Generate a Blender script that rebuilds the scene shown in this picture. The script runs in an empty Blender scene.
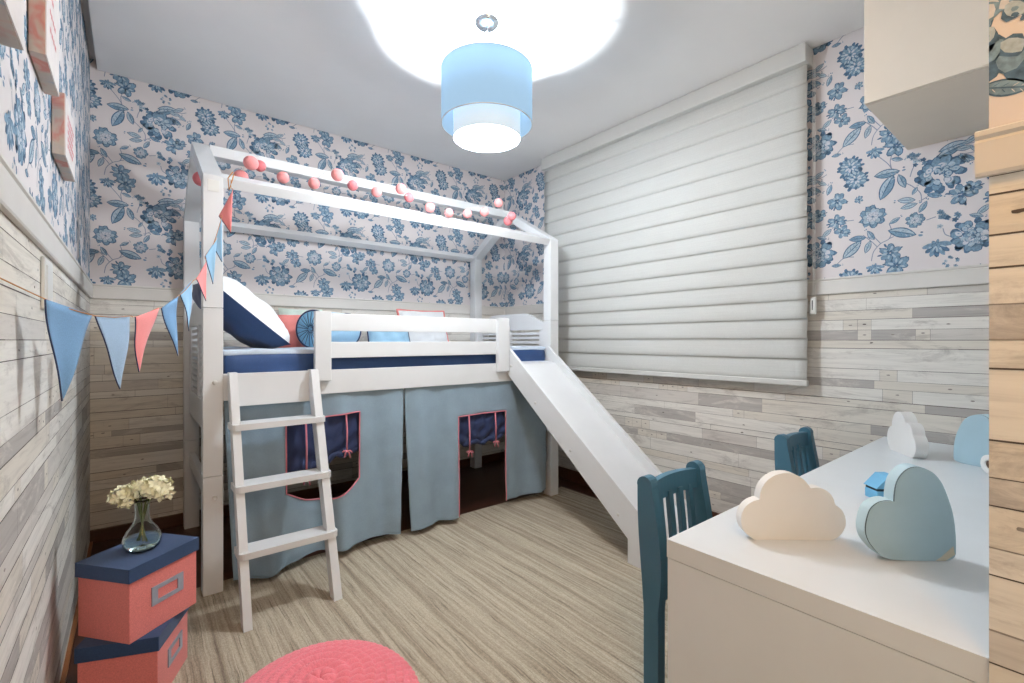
import bpy, math, random
from mathutils import Vector, Matrix

# ------------------------------------------------------------------ camera, world, lights, exposure
scene = bpy.context.scene
COL = scene.collection
H = 1.0321
cam_d = bpy.data.cameras.new('camera')
cam = bpy.data.objects.new('camera', cam_d); COL.objects.link(cam)
cam.location = (0, 0, H)
cam.rotation_euler = (math.radians(90), 0, -0.6818)
cam_d.sensor_width = 36
cam_d.lens = 467.18 / 1024 * 36
cam_d.shift_y = -1.13 / 1024
cam_d.clip_start = 0.02
scene.camera = cam

world = bpy.data.worlds.new('world'); scene.world = world
world.use_nodes = True
bg = world.node_tree.nodes['Background']
bg.inputs[0].default_value = (1.0, 0.86, 0.67, 1)
bg.inputs[1].default_value = 1.1

scene.view_settings.view_transform = 'Standard'
scene.view_settings.look = 'None'
scene.view_settings.gamma = 1
scene.view_settings.use_curve_mapping = False
scene.view_settings.exposure = 0.45

LX, LY = 1.203, 1.656          # pendant lamp axis
for k in range(3):             # the three bulbs inside the pendant
    ld = bpy.data.lights.new('pendant_bulb_light', 'POINT')
    ld.energy = 30.0; ld.shadow_soft_size = 0.008; ld.color = (0.93, 0.97, 1.0)
    lo = bpy.data.objects.new('pendant_bulb_light', ld); COL.objects.link(lo)
    a = math.radians(20 + 120 * k)
    lo.location = (LX + .065 * math.cos(a), LY + .065 * math.sin(a), 2.085)
# added point light below the diffuser, brightens walls and outer ceiling
ld = bpy.data.lights.new('pendant_fill', 'POINT'); ld.energy = 29.0; ld.shadow_soft_size = 0.055; ld.color = (0.93, 0.97, 1.0)
lo = bpy.data.objects.new('pendant_fill', ld); COL.objects.link(lo); lo.location = (LX, LY, 1.855)
# warm lamp of the hallway the picture was taken from
ld = bpy.data.lights.new('hall_light', 'AREA'); ld.energy = 7.5; ld.color = (1.0, 0.49, 0.10)
ld.shape = 'DISK'; ld.size = 0.35
lo = bpy.data.objects.new('hall_light', ld); COL.objects.link(lo)
lo.location = (-0.02, -0.35, 2.2)
lo.rotation_euler = Vector((1.0, 0.45, -0.9)).to_track_quat('-Z', 'Y').to_euler()

DIFFUSER_EMIT = 7.0

# ------------------------------------------------------------------ helpers
def lin(c):
    return tuple(((v / 255) / 12.92 if v / 255 <= 0.04045 else ((v / 255 + 0.055) / 1.055) ** 2.4) for v in c) + (1,)

class N:
    def __init__(s, name):
        s.m = bpy.data.materials.new(name); s.m.use_nodes = True
        s.t = s.m.node_tree; s.b = s.t.nodes['Principled BSDF']; s.out = s.t.nodes['Material Output']
    def n(s, typ, **k):
        nd = s.t.nodes.new(typ)
        for a, v in k.items():
            if a in nd.bl_rna.properties.keys(): setattr(nd, a, v)
        return nd
    def l(s, a, b): s.t.links.new(a, b)
    def coord(s, scale=(1, 1, 1), rot=(0, 0, 0)):
        tc = s.n('ShaderNodeTexCoord'); mp = s.n('ShaderNodeMapping')
        mp.inputs['Scale'].default_value = scale; mp.inputs['Rotation'].default_value = rot
        s.l(tc.outputs['Object'], mp.inputs['Vector']); return mp.outputs[0]
    def noise(s, vec, scale=5, detail=3, rough=.5, dist=0):
        nd = s.n('ShaderNodeTexNoise'); nd.inputs['Scale'].default_value = scale
        nd.inputs['Detail'].default_value = detail; nd.inputs['Roughness'].default_value = rough
        nd.inputs['Distortion'].default_value = dist
        s.l(vec, nd.inputs['Vector']); return nd.outputs['Fac']
    def ramp(s, fac, stops):
        r = s.n('ShaderNodeValToRGB'); e = r.color_ramp.elements
        while len(e) < len(stops): e.new(0.5)
        for i, (p, c) in enumerate(stops): e[i].position = p; e[i].color = c
        s.l(fac, r.inputs[0]); return r.outputs[0]
    def mix(s, fac, a, b, mode='MIX'):
        m = s.n('ShaderNodeMix'); m.data_type = 'RGBA'; m.blend_type = mode
        for inp, v in ((m.inputs[0], fac), (m.inputs[6], a), (m.inputs[7], b)):
            if hasattr(v, 'is_output') or isinstance(v, bpy.types.NodeSocket): s.l(v, inp)
            else: inp.default_value = v
        return m.outputs[2]
    def bump(s, h, strength=.2, dist=.002):
        b = s.n('ShaderNodeBump'); b.inputs['Strength'].default_value = strength
        b.inputs['Distance'].default_value = dist
        s.l(h, b.inputs['Height']); s.l(b.outputs[0], s.b.inputs['Normal'])
    def base(s, v):
        if isinstance(v, bpy.types.NodeSocket): s.l(v, s.b.inputs['Base Color'])
        else: s.b.inputs['Base Color'].default_value = v
    def set(s, **k):
        for a, v in k.items(): s.b.inputs[a.replace('_', ' ')].default_value = v
        return s

def plain(name, c, rough=.5, var=.04, scale=8, bump=0, bscale=200, sheen=0):
    m = N(name); a = lin(c)
    lo_ = tuple(x * (1 - var) for x in a[:3]) + (1,); hi = tuple(min(1, x * (1 + var)) for x in a[:3]) + (1,)
    v = m.coord()
    m.base(m.ramp(m.noise(v, scale, 3), [(.3, lo_), (.7, hi)]))
    m.set(Roughness=rough)
    if bump: m.bump(m.noise(v, bscale, 2), bump, .001)
    if sheen: m.b.inputs['Sheen Weight'].default_value = sheen
    return m.m

def fabric(name, c, scale=350, var=.12, rough=.9, big=.06):
    m = N(name); v = m.coord(); a = lin(c)
    f = lambda k: tuple(min(1, x * k) for x in a[:3]) + (1,)
    c1 = m.ramp(m.noise(v, scale, 2), [(.3, f(1 - var)), (.7, f(1 + var))])
    c2 = m.mix(big * 4, c1, m.ramp(m.noise(v, 9, 3), [(.3, f(1 - big * 2)), (.7, f(1 + big * 2))]))
    m.base(c2); m.set(Roughness=rough); m.b.inputs['Sheen Weight'].default_value = .15
    m.bump(m.noise(v, scale, 2), .25, .001)
    return m.m

def wood_dark(name, c1, c2, axis='x', rough=.35):
    m = N(name); sc = {'x': (1.5, 22, 22), 'y': (22, 1.5, 22)}[axis]
    v = m.coord(sc)
    m.base(m.ramp(m.noise(v, 1, 5, .6), [(.25, lin(c1)), (.75, lin(c2))])); m.set(Roughness=rough)
    return m.m

M = {}
M['white'] = plain('white_lacquer', (220, 223, 226), .35, .02)
M['bolt'] = plain('white_cap', (210, 210, 208), .3, .02)
M['ceil'] = plain('ceiling_paint', (240, 240, 240), .9, .02, 3)
M['trimw'] = plain('trim_paint', (216, 214, 210), .45, .03)
M['desk'] = plain('desk_laminate', (218, 225, 230), .35, .015)
M['cab'] = plain('cabinet_laminate', (236, 224, 208), .4, .015)
M['paper'] = plain('wallpaper_ground', (222, 217, 218), .8, .035, 3, .08, 300)
M['fdeep'] = plain('print_deep_blue', (80, 112, 142), .8, .35, 120)
M['fmid'] = plain('print_mid_blue', (122, 153, 178), .8, .28, 120)
M['flight'] = plain('print_light_blue', (172, 191, 205), .8, .16, 140)
M['fpale'] = plain('print_pale_blue', (204, 208, 216), .8, .08, 140)
M['fstem'] = plain('print_grey_stem', (140, 152, 172), .8, .12, 90)

def plank(name, c, axis, dark=(120, 112, 108), amount=.38):
    m = N(name)
    along, across = 3.0, 55
    sc = {'x': (along, 1, across), 'y': (1, along, across)}[axis]
    v = m.coord(sc)
    a = lin(c); f = lambda k: tuple(min(1, x * k) for x in a[:3]) + (1,)
    grain = m.ramp(m.noise(v, 1.4, 6, .65, .4), [(.28, f(.80)), (.5, f(.97)), (.8, f(1.06))])
    sc2 = {'x': (2.2, 1, 9), 'y': (1, 2.2, 9)}[axis]
    v2 = m.coord(sc2)
    msk = m.ramp(m.noise(v2, 1.6, 8, .75, 1.2), [(.52, (0, 0, 0, 1)), (.66, (amount,) * 3 + (1,))])
    m.base(m.mix(msk, grain, lin(dark))); m.set(Roughness=.75)
    return m.m
for ax in 'xy':
    M['pk_white_' + ax] = plank('plank_print_white', (234, 232, 226), ax)
    M['pk_cream_' + ax] = plank('plank_print_cream', (226, 221, 211), ax)
    M['pk_pale_' + ax] = plank('plank_print_pale_grey', (216, 212, 206), ax, amount=.3)
    M['pk_grey_' + ax] = plank('plank_print_grey', (184, 180, 176), ax, (228, 224, 216), .7)
M['pk_line'] = plain('plank_print_joint', (84, 76, 72), .8, .15, 60)
M['pk_line2'] = plain('plank_print_soft_joint', (150, 144, 138), .8, .15, 60)
M['floor'] = wood_dark('dark_wood_floor', (46, 24, 17), (78, 42, 28), 'x')
M['base'] = wood_dark('dark_wood_baseboard', (60, 32, 22), (90, 52, 34), 'x')
M['basey'] = wood_dark('warm_lit_wood_baseboard', (120, 72, 38), (150, 96, 52), 'y')  # orange tone holds the warm light falling on the wood

def rug_mat():
    m = N('striped_wool'); 
    tc = m.n('ShaderNodeTexCoord')
    # wander the stripes a little
    mp0 = m.n('ShaderNodeMapping'); mp0.inputs['Scale'].default_value = (2.5, 1.6, 1)
    m.l(tc.outputs['Object'], mp0.inputs['Vector'])
    w = m.noise(mp0.outputs[0], 3.0, 4, .6)
    sx = m.n('ShaderNodeSeparateXYZ'); m.l(tc.outputs['Object'], sx.inputs[0])
    ad = m.n('ShaderNodeMath', operation='MULTIPLY_ADD'); m.l(w, ad.inputs[0]); ad.inputs[1].default_value = .022; m.l(sx.outputs[0], ad.inputs[2])
    cb = m.n('ShaderNodeCombineXYZ'); m.l(ad.outputs[0], cb.inputs[0]); m.l(sx.outputs[1], cb.inputs[1])
    mp = m.n('ShaderNodeMapping'); mp.inputs['Scale'].default_value = (46, .7, 1); m.l(cb.outputs[0], mp.inputs['Vector'])
    s1 = m.noise(mp.outputs[0], 1.0, 4, .65)
    mp2 = m.n('ShaderNodeMapping'); mp2.inputs['Scale'].default_value = (150, 3.5, 1); m.l(cb.outputs[0], mp2.inputs['Vector'])
    s2 = m.noise(mp2.outputs[0], 1.0, 4, .7)
    c1 = m.ramp(s1, [(.28, lin((122, 112, 102))), (.42, lin((160, 151, 137))), (.55, lin((182, 174, 160))), (.75, lin((196, 190, 177)))])
    c2 = m.mix(m.ramp(s2, [(.32, (.75, .75, .75, 1)), (.46, (0, 0, 0, 1))]), c1, lin((84, 75, 66)))
    sp = m.noise(tc.outputs['Object'], 260, 2, .6)
    c3 = m.mix(.7, c2, m.ramp(sp, [(.3, lin((120, 110, 96))), (.7, lin((220, 212, 196)))]), 'SOFT_LIGHT')
    m.base(c3); m.set(Roughness=.95); m.b.inputs['Sheen Weight'].default_value = .1
    m.bump(m.mix(.5, s2, sp), .6, .003)
    return m.m
M['rug'] = rug_mat()
M['navy'] = fabric('navy_satin', (28, 64, 114), 260, .12, .55)
M['navy_roll'] = fabric('navy_cotton', (26, 42, 84), 260, .12, .7)
M['pillow_white'] = fabric('white_cotton', (226, 230, 234), 260, .03)
M['cover'] = fabric('pale_blue_cover', (198, 212, 228), 260, .05)
M['salmon'] = fabric('salmon_cotton', (228, 138, 134), 260, .08)
M['sky'] = fabric('light_blue_cotton', (152, 192, 218), 260, .06)
M['sky2'] = fabric('sky_blue_pleats', (130, 190, 226), 260, .08)
M['mint'] = fabric('mint_cotton', (206, 224, 216), 260, .05)
M['curtain'] = fabric('blue_grey_cotton', (138, 160, 176), 420, .12, .95, .08)
M['valance'] = M['curtain']
M['pink_trim'] = fabric('pink_bias_tape', (214, 128, 142), 400, .06)
M['navy_trim'] = fabric('navy_piping', (36, 52, 92), 400, .06)
M['flag_denim'] = fabric('denim_blue_cotton', (112, 156, 198), 500, .10)
M['flag_pale'] = fabric('pale_blue_cotton', (150, 178, 206), 500, .16)
M['flag_sky'] = fabric('sky_blue_cotton', (150, 194, 226), 500, .06)
M['flag_pink'] = fabric('pink_cotton', (240, 148, 148), 500, .06)
M['twine'] = plain('orange_twine', (196, 138, 84), .9, .1, 60)
M['ball'] = fabric('coral_thread_ball', (236, 152, 152), 220, .10)
M['ball_dark'] = fabric('deep_shaded_coral_ball', (224, 126, 132), 220, .10)  # deep coral tone; a ball's shadow is put into the colour too
M['cord'] = plain('white_cord', (214, 212, 208), .7, .03)
M['box_coral'] = fabric('coral_linen', (218, 124, 120), 300, .12, .85, .03)
M['box_navy'] = fabric('navy_linen', (36, 64, 104), 300, .12, .85, .03)
M['holder'] = plain('grey_metal_frame', (150, 156, 172), .45, .08, 40)
M['chair'] = plain('teal_lacquer', (66, 114, 138), .4, .05)
M['heart'] = plain('pale_blue_card', (170, 200, 214), .7, .04, 12)
M['heart_side'] = plain('pale_blue_card_side', (186, 214, 226), .7, .04, 12)
M['heart_edge'] = plain('dark_card_edge', (70, 90, 100), .7, .05, 12)
M['cloud'] = plain('cream_painted_wood', (234, 234, 232), .55, .02, 12)
M['cloudw'] = plain('white_painted_wood', (232, 232, 230), .55, .02, 12)
M['skybox'] = plain('sky_blue_card', (110, 180, 220), .6, .05, 12)
M['darkgap'] = plain('slot_shade', (30, 50, 66), .7, .05, 12)
M['creamcorner'] = plain('bare_card', (214, 208, 192), .7, .06, 60)
M['brown'] = plain('brown_felt', (120, 100, 88), .8, .06, 60)
M['plate'] = plain('white_plastic', (222, 224, 222), .35, .01)
M['blind'] = N('blind_fabric')
_m = M['blind']; _v = _m.coord((3, 3, 260))
_m.base(_m.mix(.5, _m.ramp(_m.noise(_v, 1, 3), [(.3, lin((190, 193, 191))), (.7, lin((204, 207, 205)))]),
               _m.ramp(_m.noise(_m.coord((220, 220, 220)), 1, 2), [(.3, lin((188, 191, 190))), (.7, lin((204, 207, 205)))])))
_m.set(Roughness=.8); M['blind'] = _m.m
M['blindrail'] = plain('blind_aluminium', (206, 208, 206), .4, .02)
M['chrome'] = N('chrome').set(Metallic=1.0, Roughness=.12).m
M['chrome'].node_tree.nodes['Principled BSDF'].inputs['Base Color'].default_value = (.7, .76, .82, 1)
M['label_dark'] = plain('dark_print', (60, 64, 70), .6, .02)

def art_mat():
    m = N('washed_pink_canvas'); v = m.coord((7, 7, 7))
    m.base(m.ramp(m.noise(v, 1.6, 3, .6, .6), [(.28, lin((140, 174, 198))), (.38, lin((192, 188, 184))), (.52, lin((200, 190, 180))), (.64, lin((206, 142, 134))), (.78, lin((214, 190, 170)))]))
    m.set(Roughness=.7); return m.m
M['art'] = art_mat()
M['artface'] = plain('pale_canvas_front', (222, 216, 214), .7, .05, 20)
M['artpink'] = plain('pink_lettering', (214, 140, 146), .7, .05, 20)

def shade_mat(name, c, trans=.5, e=0, ecol=None):
    m = N(name)
    v = m.coord((1, 1, 1))
    a = lin(c)
    dif = m.n('ShaderNodeBsdfDiffuse'); tr = m.n('ShaderNodeBsdfTranslucent'); mx = m.n('ShaderNodeMixShader')
    wv = m.noise(m.coord((300, 300, 300)), 1, 2)
    colr = m.ramp(wv, [(.3, tuple(x * .92 for x in a[:3]) + (1,)), (.7, a)])
    m.l(colr, dif.inputs[0]); m.l(colr, tr.inputs[0]); mx.inputs[0].default_value = trans
    m.l(dif.outputs[0], mx.inputs[1]); m.l(tr.outputs[0], mx.inputs[2])
    last = mx.outputs[0]
    if e:
        em = m.n('ShaderNodeEmission')
        if ecol: em.inputs[0].default_value = lin(ecol)
        else: m.l(colr, em.inputs[0])
        em.inputs[1].default_value = e
        ad = m.n('ShaderNodeAddShader'); m.l(last, ad.inputs[0]); m.l(em.outputs[0], ad.inputs[1]); last = ad.outputs[0]
    m.l(last, m.out.inputs['Surface']); return m.m
M['shade'] = shade_mat('blue_lamp_shade', (84, 112, 138), .22, .54, (186, 220, 246))  # own emission stands in for bulb light passing through the shade
M['shade_in'] = shade_mat('white_lamp_shade', (214, 232, 246), .012, .46)  # emission added here too, in place of light through the drum
def emit(name, c, s):
    m = N(name); m.b.inputs['Emission Color'].default_value = c; m.b.inputs['Emission Strength'].default_value = s
    m.base(c); return m.m
M['diffuser'] = emit('lit_diffuser', (.95, .98, 1, 1), DIFFUSER_EMIT)

def glass():
    m = N('clear_glass'); m.set(Roughness=.02); m.b.inputs['Transmission Weight'].default_value = 1
    m.b.inputs['IOR'].default_value = 1.3; m.base((.9, .97, .97, 1)); return m.m
M['glass'] = glass()
def water():
    m = N('water'); m.set(Roughness=.0); m.b.inputs['Transmission Weight'].default_value = 1
    m.b.inputs['IOR'].default_value = 1.2; m.base((.80, .93, .93, 1)); return m.m
M['water'] = water()
M['petal'] = plain('yellow_white_petal', (240, 236, 204), .8, .18, 60)
M['stem'] = plain('green_stem', (96, 110, 64), .7, .1, 40)

class MB:
    def __init__(s): s.v = []; s.f = []; s.mi = []; s.mats = []; s.sm = []
    def idx(s, mat):
        if mat not in s.mats: s.mats.append(mat)
        return s.mats.index(mat)
    def add(s, vs, fs, mat=None, smooth=False, xf=None):
        o = len(s.v)
        for p in vs:
            p = Vector(p)
            if xf is not None: p = xf @ p
            s.v.append(p)
        k = s.idx(mat)
        for f in fs: s.f.append([o + i for i in f]); s.mi.append(k); s.sm.append(smooth)
        return s
    def box(s, x0, x1, y0, y1, z0, z1, mat=None, xf=None):
        vs = [(x, y, z) for x in (x0, x1) for y in (y0, y1) for z in (z0, z1)]
        return s.add(vs, [(0, 1, 3, 2), (4, 6, 7, 5), (0, 4, 5, 1), (2, 3, 7, 6), (0, 2, 6, 4), (1, 5, 7, 3)], mat, False, xf)
    def prism(s, pts, a, b, mat=None, fn=None, xf=None, sidemat=None, smooth=False):
        # pts: 2D polygon; fn(u,v,w)->xyz; extruded w from a to b
        n = len(pts)
        vs = [fn(u, v, a) for u, v in pts] + [fn(u, v, b) for u, v in pts]
        s.add(vs, [tuple(range(n))[::-1], tuple(range(n, 2 * n))], mat, False, xf)
        s.add(vs, [(i, (i + 1) % n, n + (i + 1) % n, n + i) for i in range(n)], sidemat or mat, smooth, xf)
        return s
    def lathe(s, prof, c, mat=None, seg=32, axis='z', smooth=True, xf=None):
        vs = []; fs = []
        for r, z in prof:
            for k in range(seg):
                a = 2 * math.pi * k / seg
                vs.append((c[0] + r * math.cos(a), c[1] + r * math.sin(a), c[2] + z))
        for i in range(len(prof) - 1):
            for k in range(seg):
                k2 = (k + 1) % seg
                fs.append((i * seg + k, i * seg + k2, (i + 1) * seg + k2, (i + 1) * seg + k))
        return s.add(vs, fs, mat, smooth, xf)
    def tube(s, pts, r, mat=None, seg=8, closed=False, cap=True):
        pts = [Vector(p) for p in pts]; n = len(pts); vs = []; fs = []
        up = Vector((0, 0, 1)); prev = None
        for i, p in enumerate(pts):
            if closed: t = pts[(i + 1) % n] - pts[i - 1]
            else: t = pts[min(i + 1, n - 1)] - pts[max(i - 1, 0)]
            t.normalize()
            if prev is None:
                a = t.cross(up)
                if a.length < .1: a = t.cross(Vector((1, 0, 0)))
            else: a = prev - t * prev.dot(t)
            a.normalize(); prev = a; b = t.cross(a)
            rr = r[i] if isinstance(r, (list, tuple)) else r
            for k in range(seg):
                an = 2 * math.pi * k / seg
                vs.append(p + a * (rr * math.cos(an)) + b * (rr * math.sin(an)))
        m = n if closed else n - 1
        for i in range(m):
            j = (i + 1) % n
            for k in range(seg):
                k2 = (k + 1) % seg
                fs.append((i * seg + k, i * seg + k2, j * seg + k2, j * seg + k))
        if cap and not closed:
            fs.append(tuple(range(seg))[::-1]); fs.append(tuple((n - 1) * seg + k for k in range(seg)))
        return s.add(vs, fs, mat, True)
    def grid(s, fn, nu, nv, mat=None, smooth=True, keep=None):
        vs = [fn(i / nu, j / nv) for j in range(nv + 1) for i in range(nu + 1)]
        fs = [(j * (nu + 1) + i, j * (nu + 1) + i + 1, (j + 1) * (nu + 1) + i + 1, (j + 1) * (nu + 1) + i)
              for j in range(nv) for i in range(nu) if keep is None or keep(i, j)]
        return s.add(vs, fs, mat, smooth)
    def build(s, name, mat=None, root=None, bevel=0, parent=None, solid=0, loc=None, seg=2, weld=False):
        me = bpy.data.meshes.new(name)
        off = Vector((0, 0, 0))
        if root is not None: off = Vector(root['_o'])
        elif loc is not None: off = Vector(loc)
        me.from_pydata([p - off for p in s.v], [], s.f)
        for m_ in s.mats: me.materials.append(M[m_] if m_ else M[mat])
        if not s.mats: me.materials.append(M[mat])
        me.polygons.foreach_set('material_index', s.mi)
        me.polygons.foreach_set('use_smooth', s.sm)
        me.update()
        if weld:
            import bmesh
            bm = bmesh.new(); bm.from_mesh(me); bmesh.ops.remove_doubles(bm, verts=bm.verts, dist=.0004); bm.to_mesh(me); bm.free()
        o = bpy.data.objects.new(name, me); COL.objects.link(o)
        if parent is not None: o.parent = parent
        elif root is not None: o.parent = root
        elif loc is not None: o.location = loc
        if solid:
            sm = o.modifiers.new('solid', 'SOLIDIFY'); sm.thickness = solid; sm.offset = 0
        if bevel:
            bv = o.modifiers.new('bevel', 'BEVEL'); bv.width = bevel; bv.segments = seg; bv.limit_method = 'ANGLE'
            bv.angle_limit = math.radians(35)
        return o

def thing(name, label, cat, loc, group=None):
    o = bpy.data.objects.new(name, None); COL.objects.link(o); o.location = loc
    o['label'] = label; o['category'] = cat; o['_o'] = tuple(loc)
    if group: o['group'] = group
    return o
def tag(o, label, cat, group=None):
    o['label'] = label; o['category'] = cat
    if group: o['group'] = group
    return o
def struct(o): o['kind'] = 'structure'; return o

# ------------------------------------------------------------------ room
XL, XR, YB, ZC = -0.1701, 2.5256, 3.2141, 2.425
RT, RB = 1.323, 1.247
YN, XN = 0.0801, 0.857            # near wall stub corner
YF = -1.0                        # how far the shell reaches behind the camera
F0 = -0.006                      # floor level (the rug's top is z = 0)

# wallpaper print, one repeat
HYD, HAT, ROS, FAN, BUN, PET = 'hyd', 'hatch', 'rose', 'fan', 'bunch', 'petal'
FL = [(HYD, 0, 0, .077), (HAT, -.308, .112, .052), (HAT, -.287, .051, .050), (ROS, -.226, -.128, .056), (ROS, -.083, -.172, .035),
      (HYD, .088, -.265, .067), (FAN, -.014, -.295, .049), (BUN, .014, -.182, .043), (PET, -.362, -.124, .035), (PET, -.339, -.174, .029),
      (PET, -.358, -.031, .036), (PET, -.164, -.296, .039), (PET, -.143, -.352, .041), (FAN, -.217, -.358, .035), (BUN, -.076, .079, .040),
      (HYD, -.424, -.274, .040), (PET, .058, -.099, .040), (PET, -.275, -.042, .016), (BUN, .028, -.362, .027), (PET, -.43, -.081, .028)]
LV = [(-.176, -.012, .056, 65), (-.125, .002, .034, 110), (-.176, .047, .046, 0), (-.11, -.083, .031, 170), (-.102, -.109, .029, 10),
      (-.057, -.122, .026, 60), (-.125, -.216, .051, -20), (-.149, -.161, .022, 30), (-.232, -.209, .026, 120), (-.302, -.263, .051, 45),
      (-.243, -.259, .029, 70), (-.281, -.216, .033, 0), (.035, .097, .046, 10), (.024, .082, .041, 20), (.073, .041, .029, -30),
      (-.362, -.327, .02, 0), (-.141, .099, .022, -20), (-.083, -.05, .018, 60), (-.021, -.083, .026, -20), (-.434, .109, .026, 30),
      (-.453, .081, .026, 0), (-.419, .067, .022, -30), (-.453, .042, .026, -60), (.12, -.17, .026, 40), (.10, -.19, .022, -20), (.13, .03, .026, 70)]
STM = [[(-.117, -.007), (-.091, -.029), (-.065, -.064), (-.062, -.104)], [(-.098, .012), (-.091, .04), (-.079, .066)],
       [(-.168, -.17), (-.16, -.202), (-.168, -.235), (-.197, -.251), (-.222, -.283), (-.23, -.323)], [(-.197, -.251), (-.217, -.222), (-.23, -.199)],
       [(-.152, -.228), (-.168, -.235)], [(-.209, .135), (-.176, .094), (-.16, .065), (-.152, .037)], [(-.16, .065), (-.164, .101), (-.152, .137)],
       [(-.061, -.094), (-.032, -.077)], [(.004, -.222), (.011, -.247), (.031, -.26), (.052, -.263)], [(-.046, -.179), (-.017, -.171)],
       [(-.33, -.128), (-.294, -.13)], [(-.26, -.204), (-.226, -.241), (-.209, -.264)], [(-.358, .191), (-.33, .215), (-.294, .214)],
       [(-.463, .095), (-.424, .095), (-.4, .105)], [(-.473, .058), (-.424, .057)]]
TU, TZ = .52, .51

def blob(cx, cy, rx, ry, ang, n=8, wob=.12, rnd=random):
    ca, sa = math.cos(ang), math.sin(ang); out = []
    for k in range(n):
        a = 2 * math.pi * k / n; w = 1 + rnd.uniform(-wob, wob)
        x, y = rx * w * math.cos(a), ry * w * math.sin(a)
        out.append((cx + x * ca - y * sa, cy + x * sa + y * ca))
    return out

def print_tile():
    r = random.Random(7); P = []            # (layer, material, polygon)
    def petals(cx, cy, rad, n, size, mat, layer, squash=.55, jit=.15, outline=None, a0=0):
        for k in range(n):
            a = a0 + 2 * math.pi * k / n + r.uniform(-jit, jit)
            d = rad * (1 + r.uniform(-.08, .08)); sz = size * (1 + r.uniform(-.18, .18))
            x, y = cx + d * math.cos(a), cy + d * math.sin(a)
            if outline: P.append((layer - .5, outline, blob(x, y, sz * 1.16, sz * squash * 1.25, a, 9, .08, r)))
            P.append((layer, mat, blob(x, y, sz, sz * squash, a, 9, .12, r)))
    for kind, u, v, R in FL:
        if kind == HYD:
            petals(u, v, R * .82, 12, R * .22, 'fdeep', 1, .8, .3)
            petals(u, v, R * .66, 11, R * .22, 'fmid', 2, .85, .25, outline='fdeep')
            for q in range(22):                         # crowded small florets
                a = r.uniform(0, 6.28); d = R * .62 * math.sqrt(r.random()); x, y = u + d * math.cos(a), v + d * .9 * math.sin(a)
                lt = r.random()
                P.append((3 + q * .12, 'fdeep' if lt < .5 else 'fmid', blob(x, y, R * .19, R * .16, r.uniform(0, 3), 9, .14, r)))
                P.append((3.06 + q * .12, 'flight' if lt < .6 else 'fpale', blob(x, y, R * .155, R * .125, r.uniform(0, 3), 9, .16, r)))
                if r.random() < .5: P.append((3.09 + q * .12, 'fmid', blob(x, y, R * .05, R * .04, 0, 6, .2, r)))
            for q in range(7):
                a = r.uniform(0, 6.28); d = R * .25 * r.random(); P.append((6, 'fdeep', blob(u + d * math.cos(a), v + d * .5 * math.sin(a), R * .05, R * .035, a, 7, .2, r)))
        elif kind == HAT:
            P.append((1, 'fmid', blob(u, v, R * .82, R * .82, 0, 14, .08, r)))
            petals(u, v, R * .82, 13, R * .2, 'fdeep', 2, .65, .2)
            petals(u, v, R * .58, 11, R * .17, 'flight', 4, .5, .2, outline='fdeep')
            petals(u, v, R * .30, 7, R * .16, 'fpale', 6, .5, .3, outline='fmid')
            P.append((8, 'fdeep', blob(u, v, R * .12, R * .10, 0, 8, .1, r)))
        elif kind == ROS:
            for k in range(9):
                a = 2 * math.pi * k / 9 + r.uniform(-.2, .2); L = R * r.uniform(.22, .36)
                tip = (u + (R * .78 + L * .6) * math.cos(a), v + (R * .78 + L * .6) * math.sin(a)); n_ = (-math.sin(a) * L * .7, math.cos(a) * L * .7)
                bs = (u + R * .55 * math.cos(a), v + R * .55 * math.sin(a))
                P.append((1, 'fdeep' if k % 2 else 'fmid', [(bs[0] - n_[0], bs[1] - n_[1]), (bs[0] + n_[0], bs[1] + n_[1]), tip][::1]))
            petals(u, v, R * .58, 9, R * .28, 'fmid', 2, .75, .2, outline='fdeep')
            petals(u, v, R * .44, 8, R * .24, 'flight', 4, .75, .2, outline='fdeep')
            P.append((5, 'fpale', blob(u, v, R * .42, R * .36, .6, 12, .10, r)))
            petals(u, v, R * .24, 6, R * .17, 'fpale', 6, .5, .3, outline='fdeep')
            P.append((8, 'fdeep', blob(u, v, R * .07, R * .05, 0, 7, .2, r)))
        elif kind == FAN:
            for k in range(7):
                a = math.radians(-170 + k * 27 + r.uniform(-5, 5))
                P.append((1 + .1 * k, 'fdeep' if k % 2 else 'fmid', blob(u + R * .45 * math.cos(a), v + R * .30 + R * .62 * math.sin(a), R * .52, R * .2, a, 9, .1, r)))
            for k in range(5):
                a = math.radians(-150 + k * 30)
                P.append((3, 'flight', blob(u + R * .35 * math.cos(a), v + R * .35 + R * .5 * math.sin(a), R * .3, R * .07, a, 8, .1, r)))
            petals(u, v + R * .3, R * .22, 5, R * .16, 'fmid', 4, .6, outline='fdeep')
        elif kind == BUN:
            for k in range(11):
                a = r.uniform(0, 6.28); d = R * math.sqrt(r.random()) * .85
                x, y = u + d * math.cos(a), v + d * math.sin(a)
                petals(x, y, R * .12, 5, R * .12, r.choice(['flight', 'fmid', 'fdeep', 'fmid']), 2 + .2 * k, .7)
                P.append((5, 'fdeep', blob(x, y, R * .05, R * .05, 0, 6, .1, r)))
        else:
            for q in range(5):
                a = r.uniform(0, 6.28); P.append((.6, 'fdeep', blob(u + R * .95 * math.cos(a), v + R * .95 * math.sin(a), R * .26, R * .10, a, 7, .1, r)))
            petals(u, v, R * .58, 6, R * .44, 'fmid', 1, .62, .25, outline='fdeep', a0=r.uniform(0, 1))
            petals(u, v, R * .48, 6, R * .26, 'flight', 3, .45, .3, a0=r.uniform(0, 1))
            petals(u, v, R * .20, 5, R * .16, 'fdeep', 4, .6)
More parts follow.
